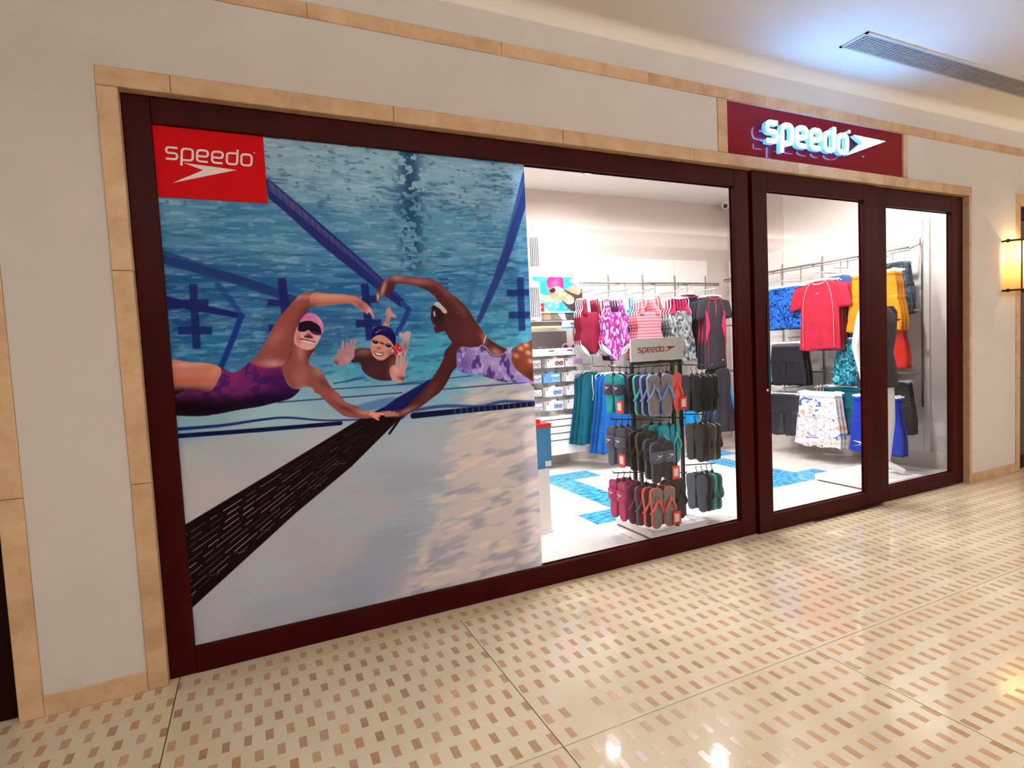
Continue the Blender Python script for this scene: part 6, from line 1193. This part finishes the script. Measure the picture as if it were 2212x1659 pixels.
def art1(P):
    P.C[:] = (52, 168, 222); P.lay(np.clip((P.fbm(9, 4, 3, 3)-.5)/.1, 0, 1), (120, 208, 240), .7); P.lay(np.clip((P.fbm(5, 2.4, 6, 2)-.55)/.05, 0, 1)*np.clip((14-P.Y)/4, 0, 1), (220, 244, 250), .8)
    s = lambda L: [(x*64/640., (1-y/510.)*39) for x, y in L]
    P.poly(s([(60, 220), (130, 260), (250, 280), (330, 330), (250, 370), (130, 340), (60, 300)]), (236, 178, 150), .3); P.poly(s([(180, 150), (240, 120), (330, 110), (400, 190), (560, 100), (640, 140), (640, 260), (520, 420), (420, 380), (330, 340), (260, 330), (220, 280), (200, 220)]), (226, 156, 124), .3, name='sk')
    P.lay(np.clip((P.fbm(5, 5, 21, 2)-.5)/.1, 0, 1)*P.masks['sk'], (250, 206, 176), .8); P.dab((20, 22), 5, 4, 0, (170, 96, 76), .7, 'sk')
    P.poly(s([(400, 180), (430, 230), (520, 300), (520, 380), (440, 400), (360, 330), (420, 430), (500, 505), (640, 505), (640, 180), (600, 260), (520, 240)]), (84, 66, 66), .3); P.poly(s([(185, 120), (180, 60), (220, 0), (370, 0), (400, 60), (390, 170), (330, 130), (260, 150), (200, 160)]), (238, 52, 120), .3, name='cp'); P.dab((28, 32), 6, 4, 30, (250, 120, 170), .8, 'cp')
    P.poly(s([(215, 190), (260, 160), (290, 190), (260, 230), (220, 225)]), (60, 40, 60), .3); P.poly(s([(540, 0), (640, 0), (640, 60), (560, 90), (470, 60)]), (226, 196, 160), .4, a=.7); P.poly(s([(560, 430), (600, 380), (600, 440)]), (236, 150, 150), .3)
    P.poly(s([(10, 390), (130, 385), (130, 508), (10, 508)]), (226, 40, 38), .2, smooth=False); P.poly(s([(22, 432), (118, 436), (50, 482), (70, 456)]), (250, 246, 244), .2, smooth=False)
PO = thing('swimmer_picture', 'picture of a swimmer in a pink cap above the goggles', 'picture', (3.2, GY, 1.82))
PO.location = (0, 0, 0); _s = small_print(64, 39, .36, art1); print_sheet('print', _s, 2.878, 1.813, GY-.0305, pmat, PO); mb = MB(); mb.box(2.868, 3.528, GY-.03, GY-.012, 1.80, 2.21); part(mb, 'panel', MATS['white_gloss'], PO)
def art2(P):
    P.C[:] = (150, 112, 100); s = lambda L: [(x*64/650., (1-y/230.)*19) for x, y in L]
    for x0, x1, c in ((0, 150, (164, 122, 108)), (150, 240, (170, 150, 130)), (240, 300, (128, 118, 92)), (300, 420, (132, 132, 120)), (420, 660, (190, 188, 186))): P.poly(s([(x0, -5), (x1, -5), (x1, 240), (x0, 240)]), c, .6, smooth=False)
    P.poly(s([(330, 0), (420, 0), (440, 120), (480, 235), (400, 235), (330, 120)]), (244, 244, 246), .4); P.poly(s([(400, 60), (430, 40), (560, 40), (620, 0), (650, 60), (650, 235), (460, 235), (430, 150)]), (96, 92, 102), .4)
PO2 = thing('swimsuit_picture', 'picture strip of a dark swimsuit below the swimmer picture', 'picture')
_s = small_print(64, 19, .36, art2); print_sheet('print', _s, 2.862, 1.722, GY-.0165, pmat, PO2); mb = MB(); mb.box(2.60, 3.528, GY-.016, GY-.002, 1.715, 1.80); mb.box(2.855, 3.522, GY-.016, GY-.002, 1.715, 1.915); part(mb, 'panel', MATS['white_gloss'], PO2)
def goggles(mb, x, y, z, w, t=.0045):
    for s in (-1, 1): mb.tube([(x+s*w*.27+w*.2*math.cos(a), y, z+w*.16*math.sin(a)-s*0) for a in [2*PI*k/12 for k in range(13)]], t, 6, False)
    mb.tube([(x-w*.1, y, z), (x, y-.004, z+w*.05), (x+w*.1, y, z)], t, 6)
for k, (x, cw, col) in enumerate(((2.98, 'smoke', (96, 60, 64)), (3.14, 'brown', (120, 64, 56)), (3.38, 'pink and white', (232, 150, 190)))):
    t = thing('goggles', cw+' swim goggles standing on the top display shelf', 'goggles', (x, GY+.06, 1.345), 0, 'goggles on the shelf'); gm = mat('gog_'+cw, col, .3)
    mb = MB(); goggles(mb, 0, 0, .045+.02*(k == 2), .16 if k < 2 else .22, .008); mb.obj('frame', gm, t)
    mb = MB()
    for s in (-1, 1): mb.prism([(s*.045*(1+.3*(k == 2))+.03*math.cos(a), .045+.02*(k == 2)+.022*math.sin(a)) for a in [2*PI*q/12 for q in range(12)]], .0, .004)
    mb.obj('lens', mat('lens_smoke', (70, 56, 66), .15), t)
rows = [(1.235, ((3.06, 'white', 'white', (214, 210, 210)), (2.86, 'grey', 'grey', (170, 168, 170)), (3.155, 'white', 'brown', (140, 60, 50)), (3.40, 'white', 'pink', (224, 140, 226)))), (1.065, ((2.86, 'grey', 'grey', (180, 180, 184)), (3.10, 'blue', 'aqua', (60, 180, 214)), (3.40, 'white', 'lilac', (190, 170, 210)))), (.905, ((2.86, 'dark', 'white', (238, 238, 238)), (3.12, 'white', 'blue', (90, 130, 230)), (3.40, 'white', 'bright blue', (30, 150, 240)))), (.745, ((2.86, 'grey', 'clear', (190, 196, 206)), (3.12, 'white', 'blue', (40, 150, 236)), (3.40, 'white', 'mauve', (196, 160, 214))))]
RN = ('top', 'second', 'third', 'bottom'); NB = ('left', 'middle', 'right')
for ri, (z, items) in enumerate(rows):
    if ri == 0: items = items[1:]
    for ci, (x, bx, gc, col) in enumerate(items):
        t = thing('goggles_box', '%s box with %s goggles, %s of the %s hook row' % (bx, gc, NB[ci], RN[ri]), 'box', (x, GY+.06, z), -.12, 'boxed goggles')
        bc = {'white': (236, 234, 234), 'grey': (150, 140, 142), 'dark': (90, 70, 72), 'blue': (90, 160, 214)}[bx]
        for q in range(3): 
            mb = MB(); mb.box(-.105-.012*q, .105-.012*q, -.04+.03*q, -.018+.03*q, -.055, .048); mb.prism([(-.03-.012*q, .048), (.03-.012*q, .048), (.02-.012*q, .068), (-.02-.012*q, .068)], -.035+.03*q, -.025+.03*q); mb.obj('carton', mat('carton_'+bx, bc, .35), t)
        mb = MB(); mb.box(-.005, .098, -.0415, -.0395, -.042, .035); mb.obj('window', mat('carton_window', (210, 208, 214), .2), t)
        mb = MB(); goggles(mb, .045, -.046, -.004, .10, .006); mb.obj('goggles', mat('gogb_'+gc, col, .3), t)
        mb = MB(); mb.prism([(-.098, .04), (-.072, .04), (-.085, .008)], -.0415, -.0395); mb.obj('mark', TAG, t)
        mb = MB(); mb.tube([(0, .04, .062), (0, 2.98-GY-.06, .066)], .004, 6); mb.obj('peg', MATS['steel'], t)
# packets hanging at the left of the display
for k, (x, y, z, lab, col) in enumerate(((2.93, 2.74, 2.69, 'clear packet with grey striped caps hanging high by the poster edge', (120, 120, 124)), (2.84, 2.60, 2.12, 'clear packet with grey straps hanging left of the swimmer picture', (150, 150, 158)))):
    t = thing('hanging_packet', lab, 'packet', (x, y, z), -.2)
    mb = MB(); mb.prism([(-.06, 0), (-.03, .02), (.03, .02), (.06, 0), (.062, -.42), (-.062, -.40)], -.012, .012); mb.obj('bag', mat('bag_clear', (222, 222, 226), .2), t)
    for q in range(5): mb = MB(); mb.box(-.05+.021*q, -.038+.021*q, -.0155, -.012, -.37, -.05); mb.obj('stripe', mat('stripe_%d' % k, col, .4, (60, 58, 62), 12., stretch=(1, 1, .3)), t)
    mb = MB(); mb.tube([(0, .0, .012), (0, .0, .035), (0, .05, .045), (0, 3.10-y, .045)], .004, 6); mb.obj('hook', MATS['steel'], t)
# blue tube with a red cap on a white stand, just right of the poster edge
TB = thing('blue_container', 'blue container with red lid standing at the poster edge', 'container', (1.93, .93, .49)); world_parts(TB)
mb = MB(); mb.box(1.82, 2.018, .86, 1.0, .492, .80); part(mb, 'body', mat('box_blue', (70, 150, 200), .4, (56, 130, 184), 3.), TB); mb = MB(); mb.box(1.815, 2.023, .855, 1.005, .80, .832); mb.box(1.86, 1.95, .89, .97, .832, .862); part(mb, 'lid', mat('lid_red', (226, 52, 40), .4), TB); mb = MB(); mb.box(1.96, 2.012, .8585, .86, .505, .545); part(mb, 'label', MATS['white_matte'], TB)
WS = thing('white_stand', 'narrow white stand under the blue container', 'stand', (1.93, .93, 0)); world_parts(WS)
mb = MB(); mb.box(1.80, 1.985, .85, 1.01, .02, .49); part(mb, 'body', MATS['white_matte'], WS); mb = MB(); mb.box(1.79, 1.995, .84, 1.02, 0, .02); part(mb, 'foot', MATS['white_gloss'], WS)
# ------------------------------------------------------------------ mannequin behind the door jamb
MX, MY = 5.27, .44
MPL = thing('display_plinth', 'low white plinth under the mannequin', 'plinth', (5.2, .55, 0)); world_parts(MPL)
mb = MB(); mb.box(4.87, 5.56, .22, .80, .012, .062); part(mb, 'body', MATS['white_matte'], MPL); mb = MB(); mb.box(4.89, 5.54, .24, .78, 0, .012); part(mb, 'foot', MATS['dark_metal'], MPL)
MQ = thing('mannequin', 'white headless mannequin in a dark swimsuit behind the door jamb', 'mannequin', (MX, MY, .062))
V = {}; E = []; Rr = []
def jv(n, p, r): V[n] = len(Rr); Rr.append((p, r)); 
for n, p, r in (('pelvis', (0, 0, .95), (.15, .11)), ('waist', (0, 0, 1.12), (.115, .085)), ('chest', (0, .0, 1.34), (.155, .105)), ('upper', (0, .01, 1.50), (.12, .08)), ('neck', (0, .01, 1.60), (.052, .05)), ('necktop', (0, .0, 1.70), (.05, .05)),
      ('shR', (-.17, .01, 1.53), (.058, .058)), ('elR', (-.27, .02, 1.22), (.042, .042)), ('wrR', (-.285, -.04, .98), (.026, .026)), ('haR', (-.288, -.055, .92), (.036, .02)),
      ('shL', (.17, .01, 1.53), (.058, .058)), ('elL', (.26, .08, 1.24), (.042, .042)), ('wrL', (.17, .10, 1.06), (.026, .026)), ('haL', (.13, .09, 1.02), (.034, .02)),
      ('hipR', (-.085, 0, .88), (.095, .095)), ('knR', (-.10, -.01, .49), (.058, .058)), ('anR', (-.11, .03, .09), (.034, .036)), ('toR', (-.115, -.13, .024), (.034, .022)),
      ('hipL', (.085, 0, .88), (.095, .095)), ('knL', (.125, -.02, .49), (.058, .058)), ('anL', (.15, .02, .09), (.034, .036)), ('toL', (.165, -.15, .024), (.034, .022))): jv(n, p, r)
ed = [('pelvis','waist'),('waist','chest'),('chest','upper'),('upper','neck'),('neck','necktop'),('upper','shR'),('shR','elR'),('elR','wrR'),('wrR','haR'),('upper','shL'),('shL','elL'),('elL','wrL'),('wrL','haL'),('pelvis','hipR'),('hipR','knR'),('knR','anR'),('anR','toR'),('pelvis','hipL'),('hipL','knL'),('knL','anL'),('anL','toL')]
for q, (dx, dz, L_) in enumerate(((-.022, -.0, .075), (-.008, -.0, .085), (.006, 0, .082), (.019, 0, .068))):
    jv('f%da' % q, (-.288+dx*.9, -.065, .885), (.0095, .0095)); jv('f%db' % q, (-.288+dx*1.2, -.078, .885-L_*.5), (.0085, .0085)); jv('f%dc' % q, (-.286+dx*1.2, -.07, .885-L_), (.007, .007)); ed += [('haR', 'f%da' % q), ('f%da' % q, 'f%db' % q), ('f%db' % q, 'f%dc' % q)]
jv('tha', (-.26, -.075, .90), (.010, .010)); jv('thb', (-.25, -.095, .86), (.008, .008)); ed += [('haR', 'tha'), ('tha', 'thb')]
me = bpy.data.meshes.new('body'); me.from_pydata([p for p, r in Rr], [(V[a], V[b]) for a, b in ed], []); bo = bpy.data.objects.new('body', me); COL.objects.link(bo); bo.parent = MQ
sk = bo.modifiers.new('skin', 'SKIN'); sk.use_smooth_shade = True
for i, (p, r) in enumerate(Rr): me.skin_vertices[0].data[i].radius = r; me.skin_vertices[0].data[i].use_root = (i == 0)
ss = bo.modifiers.new('sub', 'SUBSURF'); ss.levels = 2; ss.render_levels = 2; me.materials.append(mat('mannequin_white', (238, 236, 238), .3))
mb = MB(); mb.loft([(0, .01, 1.585, .085, .075), (0, .01, 1.55, .15, .085), (0, 0, 1.49, .175, .11), (0, 0, 1.40, .178, .13), (0, 0, 1.30, .168, .128), (0, 0, 1.15, .140, .108), (0, 0, 1.02, .172, .125), (0, 0, .92, .190, .135), (0, 0, .83, .192, .130)], 30, cap=(False, False)); mb.obj('swimsuit', mat('mann_suit', (30, 24, 38), .6, (44, 34, 52), 6.), MQ)
mb = MB(); mb.loft([(.168, .01, 1.575, .05, .05), (.185, .012, 1.52, .07, .072), (.215, .025, 1.44, .068, .066), (.238, .04, 1.36, .06, .058)], 16, cap=(False, False)); mb.obj('sleeve', MATS['mann_suit'], MQ)
mb = MB(); arrowhead(mb, (.11, 1.452), (.165, 1.450), (.135, 1.444), (.112, 1.432), -.125, -.105); mb.obj('logo', C_['coral'], MQ)
